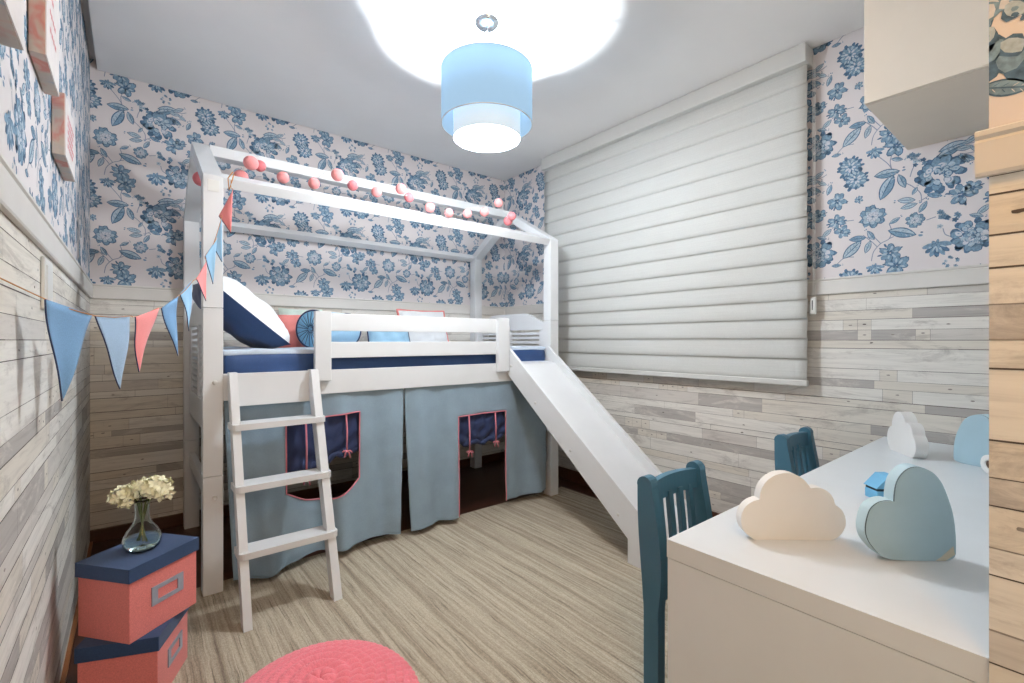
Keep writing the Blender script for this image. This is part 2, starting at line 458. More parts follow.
    for u, v, L, ang in LV:
        a = math.radians(ang); ca, sa = math.cos(a), math.sin(a)
        def leaf(k, w, kx=1.0):
            pts = []
            for i in range(9):
                t = i / 8; pts.append((-L * kx + 2 * L * kx * t, w * L * math.sin(math.pi * t) ** .8))
            for i in range(1, 8):
                t = 1 - i / 8; pts.append((-L * kx + 2 * L * kx * t, -w * L * math.sin(math.pi * t) ** .8))
            return [(u + x * ca - y * sa * k, v + x * sa + y * ca * k) for x, y in pts]
        P.append((1, 'fdeep', leaf(1, .42))); P.append((2, 'fmid' if r.random() < .6 else 'flight', leaf(1, .33, .9)))
        P.append((3, 'fdeep', leaf(1, .04, .92)))
        hf = leaf(1, .33, .9); P.append((2.5, 'flight' if r.random() < .6 else 'fmid', hf[:9]))
        # tendril with tiny buds beside the leaf
        bx_, by_ = u + 1.25 * L * ca, v + 1.25 * L * sa
        P.append((1, 'fmid', blob(bx_, by_, L * .14, L * .10, a, 7, .2, r)))
        P.append((1, 'fdeep', blob(bx_ - .25 * L * sa, by_ + .25 * L * ca, L * .10, L * .07, a, 7, .2, r)))
        for s_ in (-1, 1):
            for t in (-.45, -.1, .25, .55):
                x = t * L; P.append((3, 'fpale' if r.random() < .5 else 'fdeep', blob(u + (x + .1 * L) * ca - (s_ * .14 * L) * sa, v + (x + .1 * L) * sa + (s_ * .14 * L) * ca, L * .13, L * .02, a + s_ * .7, 6, .05, r)))
    for pl in STM:
        pts = []
        for i in range(len(pl) - 1):
            p0, p1, p2, p3 = pl[max(i - 1, 0)], pl[i], pl[i + 1], pl[min(i + 2, len(pl) - 1)]
            for k in range(6):
                t = k / 6
                pts.append(tuple(.5 * (2 * p1[c] + (p2[c] - p0[c]) * t + (2 * p0[c] - 5 * p1[c] + 4 * p2[c] - p3[c]) * t * t + (3 * p1[c] - p0[c] - 3 * p2[c] + p3[c]) * t ** 3) for c in (0, 1)))
        pts.append(pl[-1])
        for i in range(len(pts) - 1):
            (x0, y0), (x1, y1) = pts[i], pts[i + 1]; l = math.hypot(x1 - x0, y1 - y0) or 1
            nx, ny = -(y1 - y0) / l * .0017, (x1 - x0) / l * .0017
            P.append((.5, 'fstem', [(x0 + nx, y0 + ny), (x0 - nx, y0 - ny), (x1 - nx, y1 - ny), (x1 + nx, y1 + ny)]))
    return P
TILE = print_tile()

def clip(poly, u0, u1, v0, v1):
    for ax, lim, sg in ((0, u0, 1), (0, u1, -1), (1, v0, 1), (1, v1, -1)):
        out = []
        for i in range(len(poly)):
            a, b = poly[i - 1], poly[i]; da, db = (a[ax] - lim) * sg, (b[ax] - lim) * sg
            if (da >= 0) != (db >= 0):
                t = da / (da - db); out.append((a[0] + t * (b[0] - a[0]), a[1] + t * (b[1] - a[1])))
            if db >= 0: out.append(b)
        poly = out
        if len(poly) < 3: return None
    return poly

def paper(mb, fn, u0, u1, v0, v1, ua, va):
    """wallpaper field: fn(u, v, out) -> point; print anchored at (ua, va)"""
    mb.add([fn(u0, v0, 0), fn(u1, v0, 0), fn(u1, v1, 0), fn(u0, v1, 0)], [(0, 1, 2, 3)], 'paper')
    i0, i1 = math.floor((u0 - ua) / TU) - 1, math.ceil((u1 - ua) / TU) + 1
    j0, j1 = math.floor((v0 - va) / TZ) - 1, math.ceil((v1 - va) / TZ) + 1
    for i in range(i0, i1 + 1):
        for j in range(j0, j1 + 1):
            for ly, mt, pg in TILE:
                q = [(x + ua + i * TU, y + va + j * TZ) for x, y in pg]
                if min(p[0] for p in q) > u1 or max(p[0] for p in q) < u0 or min(p[1] for p in q) > v1 or max(p[1] for p in q) < v0: continue
                q = clip(q, u0, u1, v0, v1)
                if q: mb.add([fn(x, y, .0003 + ly * .00012) for x, y in q], [tuple(range(len(q)))], mt)

ROWS = [1.323, 1.247, 1.219, 1.167, 1.125, 1.078, 1.033, .996, .904, .856, .82, .766, .731, .66, .618, .56, .53, .47, .425, .35, .31, .26, .19, .15, .08, .03, -.01]
GREY = {3: .25, 5: .5, 9: .25, 12: .2, 15: .2, 17: .35, 20: .2, 22: .2, 24: .2}
# measured run of planks on the right wall, per row: (start u, end u, tone)
MEAS = {3: [(-.86, -.46, 'cream'), (-.46, -.12, 'grey')], 4: [(-.95, -.705, 'white'), (-.705, -.65, 'cream'), (-.65, -.60, 'cream'), (-.60, -.1, 'white')],
        5: [(-1.0, -.65, 'grey'), (-.65, -.60, 'cream'), (-.60, -.45, 'grey'), (-.45, -.404, 'cream'), (-.404, -.1, 'pale')], 6: [(-1.1, -.1, 'cream')],
        7: [(-1.1, -.1, 'white')], 8: [(-1.2, -.57, 'white'), (-.57, -.51, 'cream'), (-.51, -.1, 'white')], 9: [(-1.0, -.59, 'grey'), (-.59, -.1, 'cream')],
        10: [(-1.1, -.56, 'white'), (-.56, -.46, 'cream'), (-.46, -.1, 'white')], 11: [(-.95, -.42, 'cream'), (-.42, -.1, 'grey')]}
def planks(mb, fn, u0, u1, axis, seed, rows=ROWS, meas=None):
    r = random.Random(seed)
    for i in range(len(rows) - 1):
        z1, z0 = rows[i], rows[i + 1]; u = u0 - r.uniform(0, .4); g = GREY.get(i, .06)
        while u < u1:
            L = r.choice([.06, .07, .3, .42, .55, .75, .35]); hit = None
            if meas and i in meas:
                for m0, m1, tn in meas[i]:
                    if m0 - 1e-6 <= u < m1 - 1e-4: hit = (m1, tn)
                if hit: L = hit[0] - u
                elif u < meas[i][0][0] < u + L: L = meas[i][0][0] - u
            a, b = max(u, u0), min(u + L, u1); u += L
            if b <= a: continue
            q = r.random()
            mt = 'pk_grey_' if q < g else ('pk_pale_' if q < g + .12 else ('pk_cream_' if q < g + .38 else 'pk_white_'))
            if L < .1: mt = 'pk_cream_'
            if hit: mt = 'pk_' + hit[1] + '_'
            mb.add([fn(a, z0, 0), fn(b, z0, 0), fn(b, z1, 0), fn(a, z1, 0)], [(0, 1, 2, 3)], mt + axis)
            w = .0009
            mb.add([fn(b - w, z0, .0004), fn(b, z0, .0004), fn(b, z1, .0004), fn(b - w, z1, .0004)], [(0, 1, 2, 3)], 'pk_line' if r.random() < .5 else 'pk_line2')
            if L < .1 or r.random() < .35:      # a knot
                cu, cz = (a + b) / 2, (z0 + z1) / 2 + r.uniform(-.008, .008)
                mb.add([fn(x, y, .0005) for x, y in blob(cu, cz, .007, .0028, r.uniform(-.2, .2), 8, .2, r)], [tuple(range(8))], 'pk_line2' if r.random() < .85 else 'pk_line')
        # joint line, uneven
        w = r.choice([.0012, .0018, .0024]); n = max(2, int((u1 - u0) / .12))
        for k in range(n):
            a, b = u0 + (u1 - u0) * k / n, u0 + (u1 - u0) * (k + 1) / n
            mb.add([fn(a, z0 - w * .5, .0006), fn(b, z0 - w * .5, .0006), fn(b, z0 + w * .5, .0006), fn(a, z0 + w * .5, .0006)], [(0, 1, 2, 3)],
                   'pk_line' if r.random() < .7 else 'pk_line2')

ZW = ZC + .05
# back wall
mb = MB(); fb = lambda u, v, o: (u, YB - o, v)
mb.box(XL - .1, XR + .1, YB + .001, YB + .1, F0 - .1, ZW, 'trimw')
paper(mb, fb, XL, XR, RT - .01, ZW, .115, 2.214); planks(mb, fb, XL, XR, 'x', 3)
struct(mb.build('wall_back'))
# right wall  (u grows towards the camera)
mb = MB(); fr = lambda u, v, o: (XR - o, -u, v)
mb.box(XR + .001, XR + .1, YN - .1, YB, F0 - .1, ZW, 'trimw')
paper(mb, fr, -YB, -YN, RT - .01, ZW, -.37, 1.704); planks(mb, fr, -YB, -YN, 'y', 11, meas=MEAS)
struct(mb.build('wall_right'))
# left wall
mb = MB(); fl = lambda u, v, o: (XL + o, u, v)
mb.box(XL - .1, XL - .001, YF, YB, F0 - .1, ZW, 'trimw')
paper(mb, fl, YF, YB, RT - .01, ZW, .18, 1.704); planks(mb, fl, YF, YB, 'y', 5)
struct(mb.build('wall_left'))
# near wall: solid stub to the right of the camera
mb = MB(); fn_ = lambda u, v, o: (XN - o, -u, v); fn2 = lambda u, v, o: (u, YN + o, v)
mb.box(XN + .001, XR + .1, YF, YN - .001, F0 - .1, ZW, 'trimw')
paper(mb, fn_, -YN, -YF, 1.29, ZW, -.045, 1.435); planks(mb, fn_, -YN, -YF, 'y', 21, [1.302, 1.243] + ROWS[2:])
mb.add([fn2(XN, F0, 0), fn2(XR, F0, 0), fn2(XR, ZW, 0), fn2(XN, ZW, 0)], [(3, 2, 1, 0)], 'trimw')
struct(mb.build('wall_near'))
# floor and ceiling
struct(MB().box(XL - .1, XR + .1, YF, YB + .1, F0 - .1, F0, 'floor').build('floor'))
mb = MB()
mb.box(XL + .028, XR - .004, YF, YB - .004, ZC, ZC + .012, 'ceil')       # suspended panel with its shadow gap
mb.box(XL - .1, XR + .1, YF, YB + .1, ZW, ZW + .08, 'ceil')
struct(mb.build('ceiling'))
# chair rails
def rail(name, fn, u0, u1, zt=RT, zb=RB):
    mb = MB(); prof = [(0, zb), (.010, zb), (.012, zb + .004), (.012, zt - .016), (.009, zt - .012), (.013, zt - .008), (.013, zt - .002), (.010, zt), (0, zt)]
    n = len(prof)
    vs = [fn(u0, z, o) for o, z in prof] + [fn(u1, z, o) for o, z in prof]
    mb.add(vs, [(i, (i + 1) % n, n + (i + 1) % n, n + i) for i in range(n)] + [tuple(range(n))[::-1], tuple(range(n, 2 * n))], 'trimw')
    return struct(mb.build(name))
rail('trim_1', fb, XL, XR); rail('trim_2', fr, -YB, -YN); rail('trim_3', fl, YF, YB); rail('trim_4', fn_, -YN - .012, -YF, 1.302, 1.243)
struct(MB().box(XL, XR, YB - .014, YB, F0, .062, 'base').build('baseboard_back', bevel=.003))
struct(MB().box(XR - .014, XR, YN, YB, F0, .075, 'base').build('baseboard_right', bevel=.003))
struct(MB().box(XL, XL + .012, YF, YB, F0, .006, 'basey').build('baseboard_left'))

# ------------------------------------------------------------------ big rug
mb = MB()
mb.grid(lambda u, v: (.02 + 2.33 * u, .09 + 2.25 * v, 0), 60, 60, 'rug')
vs = [(.02, .09), (2.35, .09), (2.35, 2.34), (.02, 2.34)]
mb.add([(x, y, 0) for x, y in vs] + [(x, y, F0 + .0005) for x, y in vs], [(i, (i + 1) % 4, 4 + (i + 1) % 4, 4 + i) for i in range(4)] + [(7, 6, 5, 4)], 'rug')
tag(mb.build('striped_rug', loc=(1.18, 1.2, F0)), 'large beige and grey striped woven rug covering the room floor', 'rug')

# ------------------------------------------------------------------ loft bed
PW = .07
X0, X1, Y0, Y1 = .2188, 2.2188, 2.2395, 3.1945
bed = thing('loft_bed', 'white house-shaped low loft bed with ladder, slide and roof frame', 'bed', (1.2188, 2.717, F0))
ZT = 1.705
RS = (1.99 - ZT) / ((Y1 - Y0) / 2)
ysplit = [.479, 1.165]
for (px, py, nm) in ((X0, Y0, 0), (X0, Y1 - PW, 0), (X1 - PW, Y0, 0), (X1 - PW, Y1 - PW, 0)):
    front = py < 2.5
    mb = MB(); lv = [F0 if not front else 0.0] + ysplit
    for i, z0 in enumerate(lv):
        z1 = lv[i + 1] - .0015 if i < 2 else None
        if z1: mb.box(px, px + PW, py, py + PW, z0, z1)
        else:
            a, b = (ZT, ZT + RS * PW * .2) if front else (ZT + RS * PW * .2, ZT)
            vs = [(px, py, z0), (px + PW, py, z0), (px + PW, py + PW, z0), (px, py + PW, z0), (px, py, a), (px + PW, py, a), (px + PW, py + PW, b), (px, py + PW, b)]
            mb.add(vs, [(3, 2, 1, 0), (4, 5, 6, 7), (0, 1, 5, 4), (1, 2, 6, 5), (2, 3, 7, 6), (3, 0, 4, 7)])
    po = mb.build('post', 'white', bed, .002)
    if front:
        for z in (.39, .86):
            bb = MB()
            xf = Matrix.Translation((px + PW * .58, py, z)) @ Matrix.Rotation(math.radians(90), 4, 'X')
            bb.lathe([(0.0001, .006), (.006, .006), (.009, .003), (.0095, -.001)], (0, 0, 0), None, 16, xf=xf)
            bb.build('bolt_cap', 'bolt', bed, parent=po)
# side rails
MB().box(X0 + PW, X1 - PW, Y0 + .004, Y0 + .03, .782, .893).build('side_rail', 'white', bed, .002)
MB().box(X0 + PW, X1 - PW, Y1 - .03, Y1 - .004, .782, .893).build('side_rail', 'white', bed, .002)
# slat base
mb = MB()
for k in range(13):
    x = X0 + .12 + k * .145; mb.box(x, x + .08, Y0 + .03, Y1 - .03, .80, .815)
mb.build('slat_base', 'white', bed)
# end panels with louvres and camel back
def end_panel(xc):
    y0, y1 = Y0 + PW, Y1 - PW; t0, t1 = xc - .011, xc + .011
    zlo, zhi = .63, 1.16
    fn = lambda u, v, w: (w, u, v)
    mb = MB()
    # top board with a raised middle
    W = y1 - y0; top = []
    for i in range(25):
        t = i / 24; s_ = min(t, 1 - t) / .26; s_ = min(1, max(0, s_ - .08)); s_ = s_ * s_ * (3 - 2 * s_)
        top.append((y1 - W * t, 1.158 + .066 * s_))
    mb.prism([(y0, 1.105), (y1, 1.105)] + top, t0, t1, None, fn)
    mb.box(t0, t1, y0, y1, .63, .76)                      # bottom board
    ym = (y0 + y1) / 2
    for a, b in ((y0, y0 + .07), (ym - .02, ym + .02), (y1 - .07, y1)): mb.box(t0, t1, a, b, .76, 1.105)
    o = mb.build('end_panel', 'white', bed, .0015)
    sl = MB()
    for a, b in ((y0 + .07, ym - .02), (ym + .02, y1 - .07)):
        for k in range(11):
            z = .775 + k * .0305
            sl.box(xc - .005, xc + .005, a, b, z - .0085, z + .0085)
    sl.build('louvre_slats', 'white', bed, parent=o)
end_panel(X0 + .035); end_panel(X1 - .035)
MB().box(X0 + .022, X0 + .048, Y0 + PW, Y1 - PW, .345, .415).build('end_rail', 'white', bed, .002)
MB().box(X1 - .048, X1 - .022, Y0 + PW, Y1 - PW, .345, .415).build('end_rail', 'white', bed, .002)
# guard rail
GY = Y0 - .026
for a, b, z0 in ((.645, .717, .845), (1.694, 1.776, .845)):
    MB().box(a, b, GY, Y0 + .003, z0, 1.166).build('guard_post', 'white', bed, .002)
for z0, z1 in ((1.077, 1.160), (.949, 1.025)):
    MB().box(.715, 1.70, Y0 - .004, Y0 + .018, z0, z1).build('guard_rail', 'white', bed, .002)
MB().box(1.776, 1.80, Y0 - .002, Y0 + .018, .902, 1.12).build('guard_stop', 'white', bed, .002)
MB().box(X0 + .016, X0 + .056, Y0 - .0012, Y0 + .001, 1.638, 1.684).build('post_plate', 'plate', bed, .0004)
# roof frame
ym = (Y0 + Y1) / 2
th = math.atan(RS); cth, sth = math.cos(th), math.sin(th)
for xx in (X0, X1 - PW):
    for sgn in (1, -1):
        pts = [(Y0, ZT), (ym, ZT + RS * (ym - Y0)), (ym, ZT + RS * (ym - Y0) - .058 / cth * .92), (Y0 + .058 / sth * .0 + .07, ZT + RS * .07 - .058), (Y0, ZT - .004)]
        if sgn < 0: pts = [(2 * ym - y, z) for y, z in pts][::-1]
        MB().prism(pts, xx, xx + PW, None, lambda u, v, w: (w, u, v)).build('rafter', 'white', bed, .002)
MB().box(X0 + PW, X1 - PW, ym - .035, ym + .035, 1.982 - .052, 1.982).build('ridge_beam', 'white', bed, .002)
xf = Matrix.Translation((0, Y0 + .001, ZT - .004)) @ Matrix.Rotation(th, 4, 'X')
MB().box(X0 + PW, X1 - PW, 0.0, .07, -.042, 0, None, xf).build('eave_beam', 'white', bed, .002)
xf = Matrix.Translation((0, Y1 - .001, ZT - .004)) @ Matrix.Rotation(-th, 4, 'X')
MB().box(X0 + PW, X1 - PW, -.05, 0, -.035, 0, None, xf).build('eave_beam', 'white', bed, .002)
# ladder
lad = MB().box(.328, .626, Y0 - .022, Y0 - .001, .758, .895).build('ladder', 'white', bed, .002)
def stile(x0, x1):
    yt, yb = Y0 - .004, 1.925
    pts = [(yt, .90), (yt - .048, .90), (yb - .052, 0), (yb, 0), (yt, .845)]
    MB().prism(pts, x0, x1, None, lambda u, v, w: (w, u, v)).build('ladder_stile', 'white', bed, .003, parent=lad)
stile(.303, .332); stile(.618, .650)
for z in (.700, .476, .250):
    y = (1.925 - .045) + (Y0 - 1.925) * z / .9
    pts = []
    for cx, cy, a0 in ((.658 - .02, y - .026 + .02, -90), (.658 - .002, y + .070, 0), (.298 + .002, y + .070, 90), (.298 + .02, y - .026 + .02, 180)):
        rr = .02 if cy < y else .002
        for k in range(5):
            a = math.radians(a0 + k * 22.5); pts.append((cx + rr * math.cos(a), cy + rr * math.sin(a)))
    MB().prism(pts, z - .024, z, None, lambda u, v, w: (u, v, w)).build('ladder_tread', 'white', bed, .003, parent=lad)
# slide
SL = .80
def ztop(y): return .993 - SL * (2.238 - y)
ysl = 1.10
slide_bed = MB()
pb = []
zz = lambda y: ztop(y) - .052
pts = [(2.30, .898), (2.235, .898), (2.17, zz(2.17) + .0)]
y = 2.10
while y > ysl + .20: pts.append((y, zz(y))); y -= .1
pts += [(ysl + .16, zz(ysl + .16)), (ysl + .08, .075), (ysl, .055), (ysl - .03, .052)]
low = [(a, b - .014) for a, b in pts][::-1]
slide_bed.prism(pts + low, 1.80, 2.126, None, lambda u, v, w: (w, u, v))
sld = slide_bed.build('slide', 'white', bed, .002)
for x0, x1 in ((1.782, 1.802), (2.124, 2.144)):
    yA = 2.238
    pts = [(yA + .006, ztop(yA) + .002), (yA + .006, .84), (yA - .01, ztop(yA - .01) - .166), (1.344, ztop(1.344) - .166), (1.344, 0.0), (1.16, 0.0), (1.06, 0.0), (1.05, .06), (1.09, ztop(1.12))]
    MB().prism(pts, x0, x1, None, lambda u, v, w: (w, u, v)).build('slide_side', 'white', bed, .003, parent=sld)
for yy in (2.205, 1.985, 1.71, 1.40):
    zc_ = ztop(yy) - (.115 if yy < 2.2 else .09)
    xf = Matrix.Translation((1.782, yy, zc_)) @ Matrix.Rotation(math.radians(-90), 4, 'Y')
    bb = MB().lathe([(0.0001, .004), (.005, .004), (.0075, .002), (.008, -.001)], (0, 0, 0), None, 14, xf=xf)
    bb.build('bolt_cap', 'bolt', bed, parent=sld)

# ------------------------------------------------------------------ mattress and bedding
def softbox(x0, x1, y0, y1, z0, z1, amp=.006, seed=0, n=40):
    r = random.Random(seed); ph = [r.uniform(0, 6) for _ in range(6)]
    mb = MB(); cx, cy, cz = (x0 + x1) / 2, (y0 + y1) / 2, (z0 + z1) / 2; hx, hy, hz = (x1 - x0) / 2, (y1 - y0) / 2, (z1 - z0) / 2
    R = min(hz * .7, .03)
    def q(p):
        # push cube point onto a rounded box, then wrinkle
        c = [max(-h + R, min(h - R, v)) for v, h in zip(p, (hx, hy, hz))]
        d = Vector(p) - Vector(c); 
        if d.length > 1e-6: d = d.normalized() * R
        P = Vector(c) + d
        w = amp * (math.sin(P.x * 21 + ph[0] + 3 * math.sin(P.z * 40 + ph[1])) * .5 + math.sin(P.x * 47 + ph[2] + P.z * 30) * .3 + math.sin(P.y * 33 + ph[3] + P.x * 9) * .4)
        P += (d.normalized() if d.length > 1e-6 else Vector((0, 0, 1))) * w
        return P + Vector((cx, cy, cz))
    nx, ny, nz = n, max(6, int(n * hy / hx)), 6
    ax = [(-hx + 2 * hx * i / nx) for i in range(nx + 1)]; ay = [(-hy + 2 * hy * i / ny) for i in range(ny + 1)]; az = [(-hz + 2 * hz * i / nz) for i in range(nz + 1)]
    for s_ in (-1, 1):
        mb.grid(lambda u, v: q((-hx + 2 * hx * u, -hy + 2 * hy * v, s_ * hz)), nx, ny)
        mb.grid(lambda u, v: q((-hx + 2 * hx * u, s_ * hy, -hz + 2 * hz * v)), nx, nz)
        mb.grid(lambda u, v: q((s_ * hx, -hy + 2 * hy * u, -hz + 2 * hz * v)), ny, nz)
    return mb
mat_ = thing('mattress', 'single mattress in navy sheet with pale blue top, lying on the loft bed', 'mattress', (1.22, 2.72, .815))
softbox(X0 + PW + .004, X1 - PW - .004, Y0 + .034, Y1 - .034, .817, .982, .004, 1, 80).build('fitted_sheet', 'navy', mat_)
softbox(X0 + PW + .006, X1 - PW - .006, Y0 + .04, Y1 - .04, .966, .993, .003, 2, 80).build('top_sheet', 'cover', mat_)

def pillow_mb(w, h, t, matA=None, matB=None, n=22, pin=.10, wr=.004, seed=0):
    r = random.Random(seed); p1, p2, p3 = [r.uniform(0, 6) for _ in range(3)]
    mb = MB()
    for s_, mt in ((1, matA), (-1, matB)):
        def fn(u, v):
            a, b = 2 * u - 1, 2 * v - 1
            k = (1 - abs(a) ** 2.6) * (1 - abs(b) ** 2.6)
            x = a * w / 2 * (1 - pin * (1 - abs(b)) * abs(a) ** 3 * .0 - pin * (1 - b * b) * abs(a) ** 4 * .5)
            y = b * h / 2 * (1 - pin * (1 - a * a) * abs(b) ** 4 * .5)
            z = s_ * t / 2 * max(0, k) ** .45
            z += s_ * wr * min(1, k * 3) * (math.sin(a * 9 + p1 + 4 * b) + .6 * math.sin(b * 13 + p2 - 5 * a))
            return Vector((x, y, z))
        mb.grid(fn if s_ > 0 else (lambda u, v: fn(1 - u, v)), n, n, mt)
    return mb
def piping(w, h, pin=.10, n=22, r=.004):
    P = []
    def e(a, b): return Vector((a * w / 2 * (1 - pin * (1 - b * b) * abs(a) ** 4 * .5), b * h / 2 * (1 - pin * (1 - a * a) * abs(b) ** 4 * .5), 0))
    for k in range(n): P.append(e(-1 + 2 * k / n, -1))
    for k in range(n): P.append(e(1, -1 + 2 * k / n))
    for k in range(n): P.append(e(1 - 2 * k / n, 1))
    for k in range(n): P.append(e(-1, 1 - 2 * k / n))
    return MB().tube(P, r, None, 6, True)
def place(o, loc, eul): o.location = loc; o.rotation_euler = [math.radians(a) for a in eul]; return o
def cushion(name, label, loc, eul, w, h, t, A, B=None, pipe=None, seed=0, **k):
    root = bpy.data.objects.new(name, None); COL.objects.link(root); root['_o'] = (0, 0, 0)
    tag(root, label, 'pillow')
    pillow_mb(w, h, t, A, B or A, seed=seed, **k).build('cushion_cover', None, root)
    if pipe: piping(w, h, k.get('pin', .10), r=.009 if pipe == 'salmon' else .005).build('piping', pipe, root)
    return place(root, loc, eul)
cushion('pillow', 'big pillow, navy on one side and white on the other, leaning at the bed head', (.400, 2.56, 1.160), (0, 41, 0), .45, .46, .20, 'pillow_white', 'navy', None, 3)
cushion('throw_cushion', 'salmon pink cushion between the big navy and white pillow and the round blue bolster', (.635, 2.84, 1.065), (72, 0, -28), .30, .24, .12, 'salmon', None, None, 5)
cushion('throw_cushion', 'pale mint and white cushion peeking up behind the round blue bolster', (.80, 3.00, 1.10), (76, 0, 4), .26, .26, .09, 'mint', None, None, 6)
cushion('throw_cushion', 'light blue cushion with navy ruffled edge behind the guard rail', (1.262, 2.80, 1.075), (68, 0, -3), .28, .24, .08, 'sky', None, 'navy_trim', 7)
cushion('throw_cushion', 'white cushion with coral pink piping behind the guard rail, furthest from the pillow', (1.61, 2.98, 1.11), (70, 0, -4), .36, .29, .10, 'pillow_white', None, 'salmon', 8)
# round bolster
bol = thing('bolster', 'round light blue bolster with pleated end and navy piping beside the salmon cushion', 'pillow', (.86, 2.66, .993))
R_ = .098
bx0, bx1 = -.10, .20
ax = Matrix.Translation((.815, 2.63, .993 + R_)) @ Matrix.Rotation(math.radians(38), 4, 'Z') @ Matrix.Rotation(math.radians(90), 4, 'Y')
mb = MB(); mb.lathe([(R_, bx0), (R_ * 1.01, bx0 + .05), (R_ * 1.01, bx1 - .05), (R_, bx1)], (0, 0, 0), None, 40, xf=ax); mb.build('bolster_body', 'sky', bol)
for zz_, sg in ((bx0, -1), (bx1, 1)):
    vs = []; fs = []; seg = 96; rings = 6
    for i in range(rings + 1):
        rr = R_ * (i / rings); 
        for k in range(seg):
            a = 2 * math.pi * k / seg; bulge = .02 * (1 - (i / rings) ** 2) - .012 * math.exp(-(i / rings * 5) ** 2)
            pl = .0035 * math.sin(a * 22) * math.sin(math.pi * min(1, i / rings)) ** .5
            vs.append((rr * math.cos(a), rr * math.sin(a), zz_ + sg * (bulge + pl)))
    for i in range(rings):
        for k in range(seg):
            fs.append((i * seg + k, i * seg + (k + 1) % seg, (i + 1) * seg + (k + 1) % seg, (i + 1) * seg + k))
    pe = MB().add(vs, fs, None, True, ax).build('pleated_end', 'sky2', bol)
    MB().lathe([(.0001, .006), (.008, .005), (.011, 0), (.008, -.004)], (0, 0, zz_ + sg * .012), None, 16, xf=ax).build('button', 'navy_trim', bol, parent=pe)
    gl = MB()
    for k in range(22):                                   # thin navy lines along the pleats
        a = 2 * math.pi * (k + .75) / 22
        pts_ = [ax @ Vector((R_ * t * math.cos(a + .06 * math.sin(k * 3)), R_ * t * math.sin(a), zz_ + sg * (.02 * (1 - t * t) + .0005))) for t in (.15, .4, .65, .93)]
        gl.tube(pts_, .0016, None, 5)
    gl.build('pleat_dark_lines', 'navy_trim', bol, parent=pe)
    MB().tube([ax @ Vector((R_ * 1.01 * math.cos(2 * math.pi * k / 40), R_ * 1.01 * math.sin(2 * math.pi * k / 40), zz_)) for k in range(40)], .005, None, 6, True).build('piping', 'navy_trim', bol)

# ------------------------------------------------------------------ play curtains below the bed
def catm(pts, n=6):
    out = []
    for i in range(len(pts) - 1):
        p0, p1, p2, p3 = pts[max(i - 1, 0)], pts[i], pts[i + 1], pts[min(i + 2, len(pts) - 1)]
        for k in range(n):
            t = k / n
            out.append(tuple(.5 * (2 * p1[c] + (p2[c] - p0[c]) * t + (2 * p0[c] - 5 * p1[c] + 4 * p2[c] - p3[c]) * t * t + (3 * p1[c] - p0[c] - 3 * p2[c] + p3[c]) * t ** 3) for c in range(len(p1))))
    out.append(tuple(pts[-1])); return out
CY = Y0 + .020
def ycur(x, z, ph, folds):
    k = 1 - z / .80; y = CY
    for fx, w, d in folds: y += .9 * d * (.12 + k ** 1.1) * math.exp(-((x - fx - .04 * k * (1 if d > 0 else -1)) / (w * (1 + .5 * k))) ** 2)
    y += .0055 * math.sin(x * 38 + ph + z * 2) * (.3 + k)
    y += .0022 * math.sin(x * 62 + z * 9 + ph) * (.4 + k) + .0012 * math.sin(x * 20 - z * 38 + ph * 2)
    return y
def interp(pts, x):
    for i in range(len(pts) - 1):
        if pts[i][0] <= x <= pts[i + 1][0]:
            t = (x - pts[i][0]) / (pts[i + 1][0] - pts[i][0]); return pts[i][1] + t * (pts[i + 1][1] - pts[i][1])
    return pts[0][1] if x < pts[0][0] else pts[-1][1]
def curtain(label, x0, x1, bot, hole_top, hole_bot, folds, ph, skew=lambda x, z: x):
    root = thing('play_curtain', label, 'curtain', ((x0 + x1) / 2, CY, .79))
    mb = MB(); h0, h1 = hole_top[0][0], hole_top[-1][0]
    P = lambda x, z: (skew(x, z), ycur(x, z, ph, folds), z)
    def patch(a, b, zt, zb, nx, nz):
        mb.grid(lambda u, v: P(a + (b - a) * u, zb(a + (b - a) * u) + (zt(a + (b - a) * u) - zb(a + (b - a) * u)) * v), nx, nz)
    top = lambda x: .795; bt = lambda x: interp(bot, x); ht = lambda x: interp(hole_top, x); hb = (lambda x: interp(hole_bot, x)) if hole_bot else None
    for a_, b_, hx in ((x0, h0, h0), (h1, x1, h1)):
        n_ = max(3, int((b_ - a_) / .012)); tz_ = ht(hx)
        if hb:
            bz_ = hb(hx); patch(a_, b_, top, lambda x: tz_, n_, 14); patch(a_, b_, lambda x: tz_, lambda x: bz_, n_, 24); patch(a_, b_, lambda x: bz_, bt, n_, 26)
        else:
            patch(a_, b_, top, lambda x: tz_, n_, 14); patch(a_, b_, lambda x: tz_, bt, n_, 46)
    nx = int((h1 - h0) / .012)
    patch(h0, h1, top, ht, nx, 14)
    if hb: patch(h0, h1, hb, bt, nx, 26)
    mb.build('cloth', 'curtain', root, solid=.002, weld=True)
    # hems and pink edging
    edge = []
    zb0 = hb(h0) if hb else bt(h0); zb1 = hb(h1) if hb else bt(h1)
    for k in range(20): edge.append(P(h0, zb0 + (ht(h0) - zb0) * k / 20))
    for k in range(20): x = h0 + (h1 - h0) * k / 20; edge.append(P(x, ht(x)))
    for k in range(21): edge.append(P(h1, ht(h1) + (zb1 - ht(h1)) * k / 20))
    if hb:
        for k in range(1, 20): x = h1 + (h0 - h1) * k / 20; edge.append(P(x, hb(x)))
    edge = [(a, b - .002, c) for a, b, c in edge]
    MB().tube(edge, .0034, None, 6, bool(hb)).build('pink_edging', 'pink_trim', root)
    for a_, b_ in (((x0, x1),) if hb else ((x0, h0), (h1, x1))):
        MB().tube([P(a_ + (b_ - a_) * k / 40, bt(a_ + (b_ - a_) * k / 40)) for k in range(41)], .003, None, 6).build('hem', 'curtain', root)
    return root, P, ht
